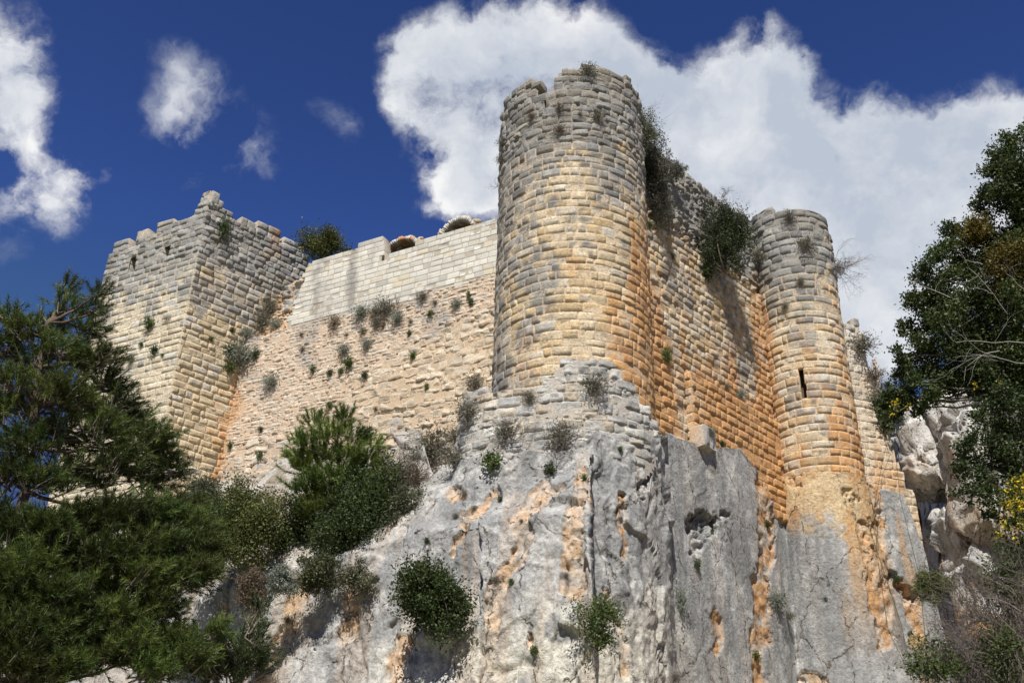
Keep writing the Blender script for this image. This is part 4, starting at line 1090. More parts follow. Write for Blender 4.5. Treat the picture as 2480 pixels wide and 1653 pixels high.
def leaves(bag, C, size, aspect, pal, r, outward=None, droop=.0):
    n = len(C); a = unit(r.normal(0, 1, (n, 3)))
    if outward is not None: a = unit(a * .8 + outward)
    a[:, 2] -= droop; a = unit(a); b = unit(np.cross(a, r.normal(0, 1, (n, 3))))
    s = (size * (.6 + .8 * r.random(n)))[:, None]; w = s * aspect
    V = np.stack([C - a * s * .5, C + b * w * .5 - a * s * .08, C + a * s * .5, C - b * w * .5 - a * s * .08], 1).reshape(-1, 3)
    t = r.random(n) ** 1.4; col = mixc(np.full((n, 3), pal[0]), np.full((n, 3), pal[1]), t)
    bag.add(V, np.arange(n * 4).reshape(-1, 4), None, np.repeat(col, 4, 0))


def tube(bag, pts, r0, r1, col, sides=4):
    pts = np.asarray(pts, float); n = len(pts); d = unit(np.gradient(pts, axis=0)); ref = np.array([.31, .17, .93]); x = unit(np.cross(d, ref)); y = np.cross(d, x)
    rad = np.linspace(r0, r1, n)[:, None, None]; an = np.linspace(0, 2 * math.pi, sides, endpoint=False)
    V = pts[:, None] + rad * (np.cos(an)[None, :, None] * x[:, None] + np.sin(an)[None, :, None] * y[:, None])
    q = np.arange(n * sides).reshape(n, sides); qn = np.roll(q, -1, 1)
    bag.add(V.reshape(-1, 3), np.stack([q[:-1], qn[:-1], qn[1:], q[1:]], -1).reshape(-1, 4), None, col)


def limb(a, b, r, n=7, bend=.12, sag=0.0):
    a, b = np.asarray(a, float), np.asarray(b, float); L_ = np.linalg.norm(b - a); t = np.linspace(0, 1, n)[:, None]
    k = r.normal(0, bend * L_, 3); w = np.sin(t * math.pi)
    return a + (b - a) * t + w * k + np.array([0, 0, -sag * L_]) * w + r.normal(0, .02 * L_, (n, 3)) * w


def twigs(bag, base, dirs, length, rad, depth, r, col, spread=.6, up=.15):
    for d in dirs:
        L_ = length * (.6 + .7 * r.random()); p = [np.asarray(base, float)]; dd = unit(np.asarray(d, float))
        for k in range(5):
            dd = unit(dd + r.normal(0, .18, 3) + np.array([0, 0, up * .3])); p.append(p[-1] + dd * L_ / 5)
        tube(bag, p, rad, rad * .45, col, 3)
        if depth > 0:
            for k in (2, 3, 4, 5):
                if r.random() < .85:
                    twigs(bag, p[k], [unit(dd + r.normal(0, spread, 3))], length * .55, rad * .5, depth - 1, r, col, spread, up)


def shoots(bag, C, dirs, length, nl, nw, per, pal, r, stem=None, cone=.75):
    n = len(C); t = r.random((n, per)) * .9 + .1
    L_ = length * (.6 + .8 * r.random(n)); B = C[:, None] + dirs[:, None] * (t * L_[:, None])[..., None]
    side = unit(r.normal(0, 1, (n, per, 3))); a = unit(dirs[:, None] * (1 - .25 * r.random((n, per, 1))) + side * cone)
    l = (nl * (.7 + .6 * r.random((n, per))))[..., None]; w = unit(np.cross(a, r.normal(0, 1, (n, per, 3)))) * nw
    V = np.stack([B - w * .5, B + w * .5, B + a * l], 2).reshape(-1, 3)
    tone = np.repeat((r.random(n) ** 1.2), per) * .75 + .25 * r.random(n * per); col = mixc(np.full((n * per, 3), pal[0]), np.full((n * per, 3), pal[1]), tone)
    bag.add(V, None, np.arange(n * per * 3).reshape(-1, 3), np.repeat(col, 3, 0))
    if stem is not None:
        for k in range(n):
            if r.random() < .35: tube(stem, [C[k] - dirs[k] * L_[k] * .7, C[k] + dirs[k] * L_[k] * .8], nw * 1.6, nw * .5, (.30, .26, .21), 3)


_all = [o for o in COL.objects if o.type == 'MESH']
_bv, _bf, _n = [], [], 0
for o in _all:
    me = o.data; v = np.empty(len(me.vertices) * 3, np.float32); me.vertices.foreach_get('co', v)
    ls = np.empty(len(me.loops), np.int32); me.loops.foreach_get('vertex_index', ls)
    k = np.empty(len(me.polygons), np.int32); me.polygons.foreach_get('loop_total', k)
    st = np.concatenate([[0], np.cumsum(k)[:-1]])
    _bv.append(v.reshape(-1, 3)); q = st[k == 4]
    _bf += (np.stack([ls[q], ls[q + 1], ls[q + 2], ls[q + 3]], 1) + _n).tolist()
    q = st[k == 3]
    if len(q): _bf += (np.stack([ls[q], ls[q + 1], ls[q + 2]], 1) + _n).tolist()
    _n += len(v) // 3
BVH = BVHTree.FromPolygons(np.concatenate(_bv).tolist(), _bf)


def root_at(px, py):                     # where a plant is rooted on masonry or rock
    d = ray(px, py); h = BVH.ray_cast(Vector((0, 0, 0)), Vector(d))
    if h[0] is None: return None
    p = np.array(h[0]); n = np.array(h[1]); n = n if n @ d < 0 else -n
    return p, n, math.hypot(p[0], p[1]), math.hypot(*p)


# -- small wall plants: a few of each kind are made, then copied
def proto_tuft(kind, seed):
    r = np.random.default_rng(seed); b = Bag()
    if kind == 'green':
        n = 420; C = r.normal(0, .42, (n, 3)) * np.array([1, 1, 1.05]) + np.array([0, 0, .15]); leaves(b, C, .34, .42, FRESH if seed % 2 else OAK, r, unit(C + 1e-3) * .6)
    elif kind == 'silver':
        C = r.normal(0, .45, (1100, 3)) * np.array([1, 1, .85]); leaves(b, C, .20, .34, SILVER, r, unit(C) * .9)
        twigs(b, (0, 0, -.5), unit(r.normal(0, 1, (9, 3)) + np.array([0, 0, 1.2])), .8, .02, 1, r, (.20, .19, .16))
    elif kind == 'dry':
        twigs(b, (0, 0, -.35), unit(r.normal(0, 1, (26, 3)) + np.array([0, 0, .9])), .85, .018, 1, r, (.19, .17, .13), .5)
        C = r.normal(0, .46, (1000, 3)) * np.array([1, 1, .8]); leaves(b, C, .19, .28, DRY, r, unit(C) * .9)
    elif kind == 'brown':
        twigs(b, (0, 0, -.3), unit(r.normal(0, 1, (40, 3)) + np.array([0, 0, .8])), .9, .015, 1, r, (.17, .13, .09), .4)
        C = r.normal(0, .42, (650, 3)) * np.array([1, 1, .8]); leaves(b, C, .20, .2, BROWN, r, unit(C) * .9)
    elif kind == 'hanging':
        C = r.normal(0, 1, (640, 3)) * np.array([.36, .36, .55]) + np.array([0, 0, -.25]); leaves(b, C, .42, .16, OAK if seed % 2 else FRESH, r, np.tile([0, 0, -1.1], (640, 1)))
    else:                                 # bare
        twigs(b, (0, 0, -.4), unit(r.normal(0, 1, (9, 3)) + np.array([0, 0, 1.0])), 1.1, .022, 2, r, (.23, .20, .17), .6)
    return b.mesh('wall_plant', M_LEAF)


PROTO = {k: [proto_tuft(k, s) for s in (1, 2, 3)] for k in ('green', 'silver', 'dry', 'brown', 'hanging', 'bare')}


def tuft(px, py, rad, kind, label, group, cat='plant', name=None, sx=1.0, sz=1.0, out=.35):
    h = root_at(px, py)
    if h is None: h = root_at(px, py + rad * .8)
    if h is None: return
    p, n, D, R = h; s = rad / FOC * R * 1.08; r = random.Random(int(px * 7 + py))
    me = PROTO[kind][r.randrange(3)]
    o = bpy.data.objects.new(name or {'green': 'leafy_shrub', 'silver': 'silver_shrub', 'dry': 'dry_shrub', 'brown': 'brown_shrub', 'hanging': 'trailing_shrub', 'bare': 'bare_shrub'}[kind], me); COL.objects.link(o)
    o.location = tuple(p + n * s * out); o.scale = (s * sx, s * sx, s * sz); o.rotation_euler = (0, 0, r.random() * 6.28)
    tag(o, label, cat, group); return o


G_C, G_T, G_M, G_F, G_R, G_2 = 'small plants rooted in the curtain wall', 'small plants rooted in the square tower', 'plants rooted in the tall round tower', 'plants rooted in the orange wall', 'plants rooted in the rock face', 'plants rooted in the smaller round tower'
for a in [
    (815, 782, 23, 'brown', 'bushy brown tuft below the lower left end of the white ashlar', G_C), (880, 758, 21, 'silver', 'grey green shrub at the left end of the plant row under the ashlar', G_C),
    (912, 750, 19, 'dry', 'olive shrub between two larger shrubs in the row under the ashlar', G_C), (940, 747, 27, 'dry', 'largest dry shrub in the row under the white ashlar', G_C),
    (967, 732, 17, 'bare', 'thin bare shrub at the right end of the row under the ashlar', G_C), (967, 771, 19, 'silver', 'rounded grey shrub below the right end of the plant row', G_C),
    (915, 783, 16, 'dry', 'sparse dry shrub just below the middle of the plant row', G_C), (881, 798, 12, 'dry', 'small dry tuft below the left end of the plant row', G_C), (930, 790, 10, 'brown', 'faded brown tuft below the middle of the plant row', G_C),
    (1026, 722, 16, 'dry', 'dry tuft tucked against the bottom edge of the ashlar beside a grey block', G_C), (1055, 733, 9, 'brown', 'little brown tuft to the right of the ashlar edge tuft', G_C),
    (1108, 737, 15, 'silver', 'pale wispy shrub on the rubble left of two upright green plants', G_C), (1135, 712, 8, 'green', 'narrow upright green plant high on the rubble near the round tower', G_C, 'plant', None, .7, 1.6),
    (1143, 729, 9, 'hanging', 'dark drooping green plant below the narrow upright one', G_C), (1044, 762, 10, 'green', 'small green plant on rubble below the ashlar edge tuft', G_C), (996, 778, 7, 'dry', 'tiny tuft right of the rounded grey shrub', G_C),
    (993, 808, 8, 'green', 'tiny green plant alone in the middle of the rubble wall', G_C), (997, 863, 10, 'green', 'bright green plant low on the bare middle of the rubble', G_C),
    (838, 846, 17, 'silver', 'silver shrub above a green plant on the left half of the rubble', G_C), (892, 834, 16, 'silver', 'wispy silver shrub right of the other silver shrub on the rubble', G_C), (849, 883, 15, 'green', 'wide green plant right below a silver shrub on the rubble', G_C),
    (760, 892, 10, 'green', 'compact dark green plant leftmost in the row of green wall plants', G_C), (801, 905, 10, 'green', 'second green plant from the left in the rubble row', G_C), (827, 900, 9, 'green', 'small green plant left of the widest one in the rubble row', G_C), (885, 909, 10, 'green', 'rightmost plant of the row of green wall plants', G_C),
    (662, 925, 20, 'silver', 'round silver shrub on the left part of the rubble near the square tower', G_C), (800, 984, 10, 'green', 'green plant above the pine top on the rubble wall', G_C), (795, 1012, 8, 'dry', 'small dry plant right above the pine top', G_C),
    (633, 1038, 7, 'green', 'tiny green plant on orange stained rubble near the tower base', G_C), (632, 1104, 10, 'green', 'low green plant among grey stones at the wall foot', G_C), (622, 853, 12, 'hanging', 'drooping green plant at the upper left corner of the rubble', G_C),
    (911, 990, 8, 'brown', 'brown tuft on large tan rubble right of the pine', G_C), (1035, 935, 8, 'hanging', 'small hanging plant on tan rubble left of the grey footing', G_C), (732, 808, 8, 'brown', 'thin brown tuft just under the left corner of the ashlar', G_C), (841, 810, 8, 'brown', 'tiny brown tuft right of the bushy brown one', G_C), (735, 846, 8, 'dry', 'faint dry tuft on grey rubble under the ashlar corner', G_C),
    (560, 1080, 9, 'green', 'small leafy plant in the orange stained corner beside the square tower', G_C),
    (365, 787, 14, 'green', 'widest leafy plant on the left face of the square tower', G_T), (408, 770, 11, 'dry', 'dry olive tuft near the front corner of the square tower', G_T), (541, 550, 20, 'hanging', 'dark brush like plant hanging below the battlements of the square tower', G_T, 'plant', None, .85, 1.25),
    (262, 796, 8, 'dry', 'small dry tuft near the left edge of the square tower', G_T), (376, 850, 11, 'green', 'upright green plant on pale blocks beside the pine', G_T), (321, 872, 11, 'dry', 'dark dry plant right beside the pine crown on the tower', G_T),
    (344, 835, 6, 'green', 'tiny green plant above the upright one on the square tower', G_T), (395, 858, 6, 'green', 'tiny green plant right of the upright one on the square tower', G_T), (511, 822, 6, 'green', 'tiny green sprig on the right face of the square tower', G_T), (561, 800, 7, 'green', 'small sprig at the right side of the tower above the silver bush', G_T),
    (434, 590, 8, 'bare', 'bare twig in the battlements of the square tower', G_T),
    (580, 862, 34, 'silver', 'big silver bush in the corner between square tower and rubble', G_T), (553, 850, 14, 'green', 'upper green plant at the left of the big silver bush', G_T), (553, 893, 14, 'green', 'lower green plant at the left of the big silver bush', G_T),
    (628, 778, 27, 'dry', 'long dark shrub leaning along the foot of the rubble slope', G_T, 'plant', None, .8, 1.4), (648, 745, 24, 'dry', 'grey shrub at the head of the long dark one', G_T), (664, 790, 18, 'silver', 'rounded silver shrub beside the lower left end of the ashlar', G_T), (595, 808, 15, 'silver', 'silver shrub right above the big silver bush', G_T),
    (1422, 170, 22, 'dry', 'scrubby shrub crowning the top of the tall round tower', G_M), (1356, 262, 16, 'brown', 'brown tuft right of the arrow slit on the tall tower', G_M), (1290, 282, 13, 'brown', 'brown tuft left of the arrow slit on the tall tower', G_M), (1356, 318, 19, 'brown', 'larger brown tuft under the projecting block of the tall tower', G_M),
    (1445, 282, 18, 'dry', 'olive tuft in the crack near the top of the tall tower', G_M), (1404, 278, 7, 'dry', 'tiny tuft between two bigger ones on the tall tower', G_M), (1219, 345, 14, 'dry', 'upper shrub on the left edge of the tall tower', G_M), (1217, 388, 13, 'dry', 'lower shrub on the left edge of the tall tower', G_M),
    (1207, 440, 19, 'bare', 'bare twigs poking from the left edge of the tall tower', G_M), (1206, 492, 13, 'brown', 'brown tuft where the ashlar meets the tall tower', G_M),
    (1438, 943, 34, 'dry', 'wide olive shrub on the grey footing under the tall tower', G_M), (1283, 965, 20, 'dry', 'small olive shrub on the middle of the grey footing', G_M), (1155, 930, 26, 'dry', 'bush at the corner of rubble wall and grey footing', G_M), (1145, 1000, 36, 'dry', 'tall olive bush on the stepped left end of the footing', G_M),
    (1240, 1060, 46, 'bare', 'bare branching shrub at the base of the footing', G_M), (1228, 1050, 32, 'dry', 'olive shrub inside the bare branches at the footing', G_M), (1359, 1062, 42, 'dry', 'wide twiggy shrub along the foot of the grey footing', G_M), (1350, 1100, 34, 'bare', 'reddish bare shrub below the wide twiggy one', G_M),
    (1110, 1110, 32, 'dry', 'olive bush at the top left of the grey spur', G_M), (1195, 1130, 27, 'green', 'green bush along the top of the grey spur', G_M), (1052, 1085, 50, 'dry', 'large grey haze of twigs left of the footing', G_M), (1020, 1165, 42, 'brown', 'dark brown twiggy bush beside the pine below the footing', G_M), (1105, 1060, 30, 'dry', 'grey bush above the top of the grey spur', G_M), (1330, 1140, 16, 'green', 'small bush in the cleft at the top of the peach streak', G_M),
    (1840, 628, 24, 'dry', 'grey shrub between dark bush and the smaller round tower', G_F), (1705, 665, 19, 'green', 'bright green plant on the orange wall below the dark bush', G_F), (1630, 622, 10, 'dry', 'dry tuft high on the orange wall', G_F), (1570, 545, 9, 'green', 'small plant in the corner of tall tower and orange wall', G_F),
    (1790, 955, 14, 'silver', 'silver plant on the ledge of the orange wall', G_F), (1760, 938, 12, 'dry', 'dry growth on the ledge left of the silver plant', G_F), (1608, 858, 17, 'hanging', 'green plant at the seam of tall tower and orange wall', G_F), (1745, 1075, 9, 'green', 'little plant at the foot of the orange wall beside the corbel', G_F), (1722, 1048, 12, 'dry', 'grey tuft on top of the projecting corbel block', G_F),
    (1912, 526, 15, 'dry', 'grassy tuft on top of the smaller round tower', G_2), (1948, 588, 24, 'dry', 'spreading twiggy shrub near the top of the smaller round tower', G_2), (1938, 683, 11, 'dry', 'small dry tuft below the spreading shrub of the smaller tower', G_2), (1902, 743, 12, 'dry', 'dry tuft in a weathered patch midway up the smaller tower', G_2),
    (2122, 965, 34, 'dry', 'lowest grey green shrub on the broken wall behind the smaller tower', G_2), (2140, 1030, 26, 'green', 'leafy bush at the foot of the broken wall end', G_2), (2080, 840, 32, 'dry', 'upper grey shrub on the broken wall behind the smaller tower', G_2), (2110, 890, 28, 'brown', 'lower brown shrub on the broken wall behind the smaller tower', G_2),
    (1643, 1455, 20, 'silver', 'tall silver shrub on the grey slab', G_R, 'plant', None, .9, 1.9), (1875, 1455, 25, 'silver', 'silver cushion plant in the rusty seam', G_R), (1905, 1492, 15, 'dry', 'dry tuft right below the silver cushion plant', G_R), (1202, 1402, 12, 'dry', 'dry cushion on the left peach streak', G_R), (1240, 1410, 8, 'green', 'green tuft beside the dry cushion on the peach streak', G_R),
    (1368, 1395, 11, 'dry', 'tuft at the left edge of the widest peach streak', G_R), (1297, 1574, 11, 'green', 'green plant below the small peach hollow', G_R), (1147, 1232, 10, 'dry', 'dry cushion in the upper left peach crack', G_R), (1108, 1250, 11, 'dry', 'grey tuft on the white upper left rock', G_R), (1035, 1310, 8, 'green', 'tiny green tuft at the left rim of the spur', G_R),
    (1418, 1160, 9, 'green', 'leaf tuft at the top end of the widest peach streak', G_R), (1724, 1285, 15, 'hanging', 'fern in the hollow of the grey slab', G_R), (1685, 1365, 12, 'hanging', 'small drooping plant below the slab hollow', G_R), (1855, 1270, 10, 'green', 'green tuft high in the rusty seam', G_R), (1830, 1590, 10, 'green', 'green tuft low in the rusty seam', G_R), (2168, 1402, 10, 'green', 'green tuft in the dark hole right of the rock column', G_R),
    (1130, 1195, 12, 'dry', 'dry tuft on the white rock above the peach crack', G_R), (1265, 1262, 7, 'dry', 'tiny tuft in the middle of the left peach streak', G_R), (540, 1515, 10, 'green', 'green tuft on white rock beside the pine branches', G_R), (700, 1500, 14, 'dry', 'dry growth at the head of the wide peach gully', G_R),
    (1630, 1640, 14, 'dry', 'dry bush at the foot of the slab crack', G_R), (1500, 1088, 8, 'green', 'small sprig at the top corner of the spur', G_R), (1215, 1210, 8, 'green', 'sprig in the cleft between white and grey rock', G_R),
]:
    tuft(*a)


# -- larger bushes: own crown and stems
def bush(px, py, rx, ry, D, pal, label, cat='bush', name='bush', n=5200, leaf=.11, group=None, seed=1, depth=None, clump=26, stems=8, stemcol=(.20, .17, .13), aspect=.5, twig=0):
    n = int(n * 2.2); leaf *= .95; clump = int(clump * .7)
    r = np.random.default_rng(seed); c = at(px, py, D); R = np.linalg.norm(c); sx, sz = rx / FOC * R, ry / FOC * R / .9; sy = depth or sx
    base = c + np.array([0, sy * .3, -sz])
    if D < 30: base[2] = ground_z(D) - .1
    root = empty(name, base, label, cat, group)
    dirs = unit(r.normal(0, 1, (clump, 3))); rad = (.3 + .8 * r.random(clump))[:, None]
    K = dirs * rad * np.array([sx, sy, sz]); sc0 = .10 + .20 * r.random(clump); w = r.choice(clump, n, p=sc0 ** 2 / (sc0 ** 2).sum())
    sc = sc0[w][:, None]
    C = K[w] + r.normal(0, 1, (n, 3)) * sc * np.array([sx, sy, sz]); tone = (.75 + .5 * r.random(clump))[w]
    b = Bag(); leaves(b, c + C, leaf, aspect, pal, r, unit(C) * .5); b.C[-1] = b.C[-1] * np.repeat(tone, 4)[:, None]
    sp = Bag()                            # ragged outer sprigs
    for k in range(max(10, stems * 2)):
        d = unit(r.normal(0, 1, 3) + np.array([0, 0, .35])); S3 = np.array([sx, sy, sz]); p0, p1 = c + d * S3 * .55, c + d * S3 * (1.0 + .38 * r.random()); pts = limb(p0, p1, r, 6, .1); tube(sp, pts, .012, .004, stemcol, 3)
        m = max(6, n // 260); t = r.random(m); L3 = pts[0] + (pts[-1] - pts[0]) * t[:, None] + r.normal(0, .07 * sx, (m, 3)); leaves(b, L3, leaf, aspect, pal, r)
    b.obj('foliage', M_LEAF, root)
    b = sp
    for k in range(stems): tube(b, limb(base, c + K[k % clump] * .9, r), .018 * sz + .008, .006, stemcol, 4)
    if twig: twigs(b, c + np.array([0, 0, sz * .3]), unit(r.normal(0, 1, (twig, 3)) + np.array([0, 0, 1.0])), sz * 1.1, .012, 2, r, (.26, .23, .20), .5)
    b.obj('stems', M_BARK, root)
    return root


B_L = 'bushes on the ledge below the curtain wall'
bush(590, 1275, 82, 82, 50.5, OLIVE, 'round yellow green bush on the ledge beside the big pine', n=9000, leaf=.15, group=B_L, seed=3, clump=44)
bush(715, 1275, 62, 70, 52, OAK, 'dark green bush between the yellow green bush and the small pine', n=6000, leaf=.14, group=B_L, seed=4, clump=34)
bush(905, 1245, 100, 112, 49.5, OAK, 'large dark bush right of and below the small pine', n=11000, leaf=.15, group=B_L, seed=5, clump=50)
bush(830, 1320, 75, 70, 49, OAK, 'dark spreading bush under the small pine', n=6500, leaf=.14, group=B_L, seed=6, clump=36)
bush(508, 1195, 48, 46, 54, ((.07, .08, .045), (.17, .18, .11)), 'olive grey bush at the foot of the square tower', n=3600, leaf=.13, group=B_L, seed=7)
bush(608, 1420, 36, 42, 47.5, BROWN, 'brown withered bush hanging over the cliff edge', n=2800, leaf=.16, aspect=.2, group=B_L, seed=8, stems=16)
bush(682, 1402, 44, 26, 47.5, SILVER, 'low silver bush on the cliff edge', n=2600, leaf=.11, group=B_L, seed=9)
bush(770, 1385, 48, 44, 47.2, ((.05, .06, .028), (.13, .14, .06)), 'olive bush on the cliff edge right of the silver one', n=3000, leaf=.12, group=B_L, seed=10)
bush(860, 1395, 46, 36, 46.5, ((.08, .085, .045), (.17, .17, .10)), 'sparse olive scrub on the cliff edge left of the round dark bush', n=2000, leaf=.11, group=B_L, seed=11)
bush(965, 1150, 62, 58, 50.5, ((.075, .07, .05), (.17, .16, .115)), 'grey brown scrub between the small pine and the stone footing', n=3400, leaf=.12, group=B_L, seed=71, aspect=.3, stems=14)
bush(985, 1240, 52, 60, 48.5, ((.05, .055, .03), (.13, .135, .07)), 'olive scrub at the left flank of the grey spur', n=3000, leaf=.12, group=B_L, seed=72, stems=12)
bush(445, 1300, 70, 90, 49, OAK, 'dark bush half hidden behind the big pine', n=5200, leaf=.14, group=B_L, seed=12)
bush(1038, 1445, 70, 76, 42.5, OAK, 'dark round evergreen bush growing from the pale rock face', n=8200, leaf=.14, seed=13, clump=60, depth=1.1, aspect=.55)
bush(1447, 1510, 58, 54, 40.2, FRESH, 'sparse light green bush growing low on the spur', n=1500, leaf=.12, seed=14, clump=40, depth=.8, stems=14, twig=6)
bush(783, 590, 50, 34, 61.5, OLIVE, 'rounded bush behind the wall top beside the square tower', n=4200, leaf=.15, seed=15, clump=30)
B_F = 'bushes on the orange wall top'
bush(1752, 570, 62, 88, 58.0, ((.028, .045, .018), (.08, .10, .04)), 'big dark green bush rooted near the top of the orange wall', n=9500, leaf=.13, group=B_F, seed=16, clump=60, depth=1.1, twig=5)
bush(1555, 318, 36, 50, 50.8, ((.12, .13, .09), (.26, .27, .19)), 'grey green bush at the right shoulder of the tall tower', n=4200, leaf=.11, group=B_F, seed=17, clump=36, twig=7)
bush(1588, 400, 34, 62, 52.4, ((.06, .062, .045), (.16, .16, .115)), 'dark grey bush tumbling down behind the tall tower', n=4600, leaf=.11, group=B_F, seed=18, clump=36, twig=4)
bush(1600, 490, 32, 60, 53.2, ((.07, .07, .05), (.18, .17, .125)), 'dry grey shrub in the angle of tall tower and orange wall', n=3800, leaf=.11, group=B_F, seed=19, clump=34, aspect=.3, stems=14)
bush(1640, 410, 20, 22, 54.6, ((.12, .12, .09), (.24, .235, .18)), 'small grey shrub on the wall coping', n=1200, leaf=.10, group=B_F, seed=20)


def bare_bush(px, py, D, size, dirs, n, label, seed, core=0):
    r = np.random.default_rng(seed); c = at(px, py, D); root = empty('bare_shrub', c, label, 'shrub'); b = Bag()
    dd = unit(np.asarray(dirs, float)[r.integers(0, len(dirs), n)] + r.normal(0, .35, (n, 3)))
    twigs(b, c, dd, size, .020, 3, r, (.24, .20, .18), .55, .0); b.obj('branches', M_BARK, root)
    if core:
        b = Bag(); C = r.normal(0, .33, (core, 3)); leaves(b, c + C + np.array([.1, 0, -.1]), .16, .2, ((.15, .14, .12), (.28, .26, .22)), r); b.obj('foliage', M_LEAF, root)
    return root


bare_bush(2022, 648, 66.0, 1.75, [(1, 0, .5), (1, -.2, -.15), (.9, 0, -.8), (.4, 0, 1), (1, .2, .1)], 17, 'leafless shrub reaching out to the right of the smaller round tower', 5, 1300)
bare_bush(1750, 478, 57.4, .75, [(0, 0, 1), (.3, 0, 1), (-.4, 0, 1)], 6, 'leafless saplings above the dark bush on the wall top', 6)


# -- pines
def pine(label, trunk, clumps, D0, nl, nw, slen, per, pal, seed, bare=True, up=.6, name='pine_tree', tr=.16, dens=30, cat='pine tree', group=None, shrink=.66):
    r = np.random.default_rng(seed); T = [at(x, y, D0) for x, y in trunk]; T = ([np.array([T[0][0], T[0][1], ground_z(D0) - .2])] if D0 < 30 else []) + T; root = empty(name, T[0], label, cat, group)
    tb = Bag(); tp = np.array(T); tt = np.linspace(0, 1, 24); k = np.linspace(0, 1, len(tp))
    tl = np.stack([np.interp(tt, k, tp[:, j]) for j in range(3)], 1) + r.normal(0, .02, (24, 3)); tube(tb, tl, tr, tr * .35, (.14, .105, .08), 8)
    nb, lb = Bag(), Bag()
    for (x, y, rad, dD) in clumps:
        c = at(x, y, D0 + dD); R = np.linalg.norm(c); s = rad / FOC * R * shrink
        j = np.argmin(np.abs(tl[:, 2] - (c[2] - .25 * abs(np.hypot(*(c - tl[0])[:2])))))
        tube(lb, limb(tl[j], c, r, 9, .05, .06), .05 * tr / .16, .012, (.16, .125, .095), 5)
        n = max(6, int(dens * (1.45 if y > 1180 and rad > 38 else 1.0) * (rad / 45.0) ** 2)); C = r.normal(0, .48, (n, 3)) * s * np.array([1.15, 1.15, .62])
        outw = unit(c - tl[j]) * .5; d = unit(unit(C) * .7 + outw + r.normal(0, .35, (n, 3)) + np.array([0, 0, up]))
        g = (.55 + .85 * r.random()) * np.array([.88 + .22 * r.random(), 1.0, .9]); shoots(nb, c + C, d, slen, nl, nw, per, (np.array(pal[0]) * g, np.array(pal[1]) * g), r, lb if bare else None)
        for q in range(max(2, n // 9)): tube(lb, limb(c - outw * s * .5, c + C[q], r, 5, .08), .012, .005, (.30, .26, .21), 3)
    tb.obj('trunk', M_BARK, root); lb.obj('branches', M_BARK, root); nb.obj('crown', M_NEEDLE, root)
    return root


big = [(20, 770, 30, 0), (160, 700, 22, .2), (162, 745, 32, 0), (238, 712, 22, -.3), (232, 752, 26, -.2), (205, 800, 40, 0), (110, 790, 45, .3), (60, 810, 45, 0), (15, 850, 50, .4), (150, 850, 50, -.2), (90, 890, 55, .2), (200, 880, 45, .3), (255, 875, 35, -.3), (20, 930, 55, -.2),
       (255, 930, 45, .1), (140, 950, 60, -.4), (70, 990, 60, .3), (200, 990, 60, .1), (290, 985, 42, -.2), (320, 1030, 45, .3), (250, 1050, 60, -.3), (150, 1060, 60, .4), (60, 1080, 60, -.1), (340, 1085, 50, 0), (380, 1060, 32, -.3), (390, 1110, 40, .2), (280, 1130, 60, -.4), (190, 1150, 60, .2),
       (365, 1165, 50, .4), (420, 1140, 28, -.1), (10, 1150, 60, .2), (100, 1170, 50, -.3), (430, 1240, 48, -.4), (360, 1250, 60, -.9), (280, 1260, 60, -1.1), (200, 1270, 60, -.9), (120, 1290, 60, -1.2), (40, 1290, 60, -.9), (470, 1280, 42, -.8), (490, 1330, 42, -.9), (430, 1330, 55, -1.0), (350, 1330, 60, -1.2),
       (260, 1350, 60, -1.4), (170, 1370, 60, -1.0), (80, 1370, 60, -1.3), (20, 1400, 60, -1.5), (480, 1390, 45, -1.3), (420, 1410, 50, -1.2), (340, 1410, 55, -1.5), (250, 1430, 55, -1.1), (150, 1450, 60, -1.6), (60, 1470, 60, -1.4), (20, 1540, 70, -1.8), (110, 1540, 60, -1.7), (200, 1520, 55, -1.4), (300, 1500, 50, -1.5),
       (380, 1480, 45, -1.4), (60, 1620, 70, -2.0), (150, 1620, 55, -1.8), (240, 1590, 50, -1.5), (320, 1570, 50, -1.6), (400, 1550, 45, -1.4), (450, 1600, 50, -1.6), (370, 1630, 50, -1.7), (510, 1540, 35, -1.4), (-40, 1000, 60, 0), (-50, 1250, 70, 0), (-50, 1480, 70, -1)]
pine('large dark green pine filling the left side below the square tower', [(-30, 1720), (10, 1500), (60, 1200), (90, 950), (110, 780)], big, 21.0, .13, .0115, .32, 58, DARKPINE, 31, dens=72)
low = [(630, 1475, 22, 0), (610, 1520, 30, .1), (625, 1560, 30, -.2), (570, 1560, 38, .2), (600, 1600, 40, -.1), (540, 1600, 45, .2), (570, 1640, 45, 0), (500, 1630, 45, .1), (630, 1620, 30, 0), (480, 1580, 30, -.2)]
pine('young pine with grey green sprays at the bottom left of the cliff', [(560, 1760), (570, 1640), (610, 1500)], low, 20.0, .13, .014, .32, 40, ((.04, .065, .028), (.115, .145, .062)), 33, dens=44, tr=.07, up=.9)
mid = [(760, 1030, 20, 0), (832, 1020, 22, .1), (800, 1060, 30, 0), (745, 1080, 30, -.2), (860, 1060, 30, .2), (900, 1080, 20, .1), (780, 1110, 38, .1), (840, 1110, 38, -.2), (740, 1140, 34, .2), (890, 1125, 34, 0), (790, 1165, 40, -.3), (850, 1165, 40, .2), (905, 1170, 32, .1), (745, 1190, 36, 0), (800, 1215, 40, .2), (870, 1215, 40, 0), (760, 1240, 30, -.2), (720, 1110, 18, 0)]
pine('small yellow green pine standing in front of the rubble wall', [(835, 1330), (825, 1200), (815, 1050)], mid, 50.0, .28, .028, .6, 64, PINE, 32, shrink=.85, dens=105, up=1.1, tr=.14, bare=False)


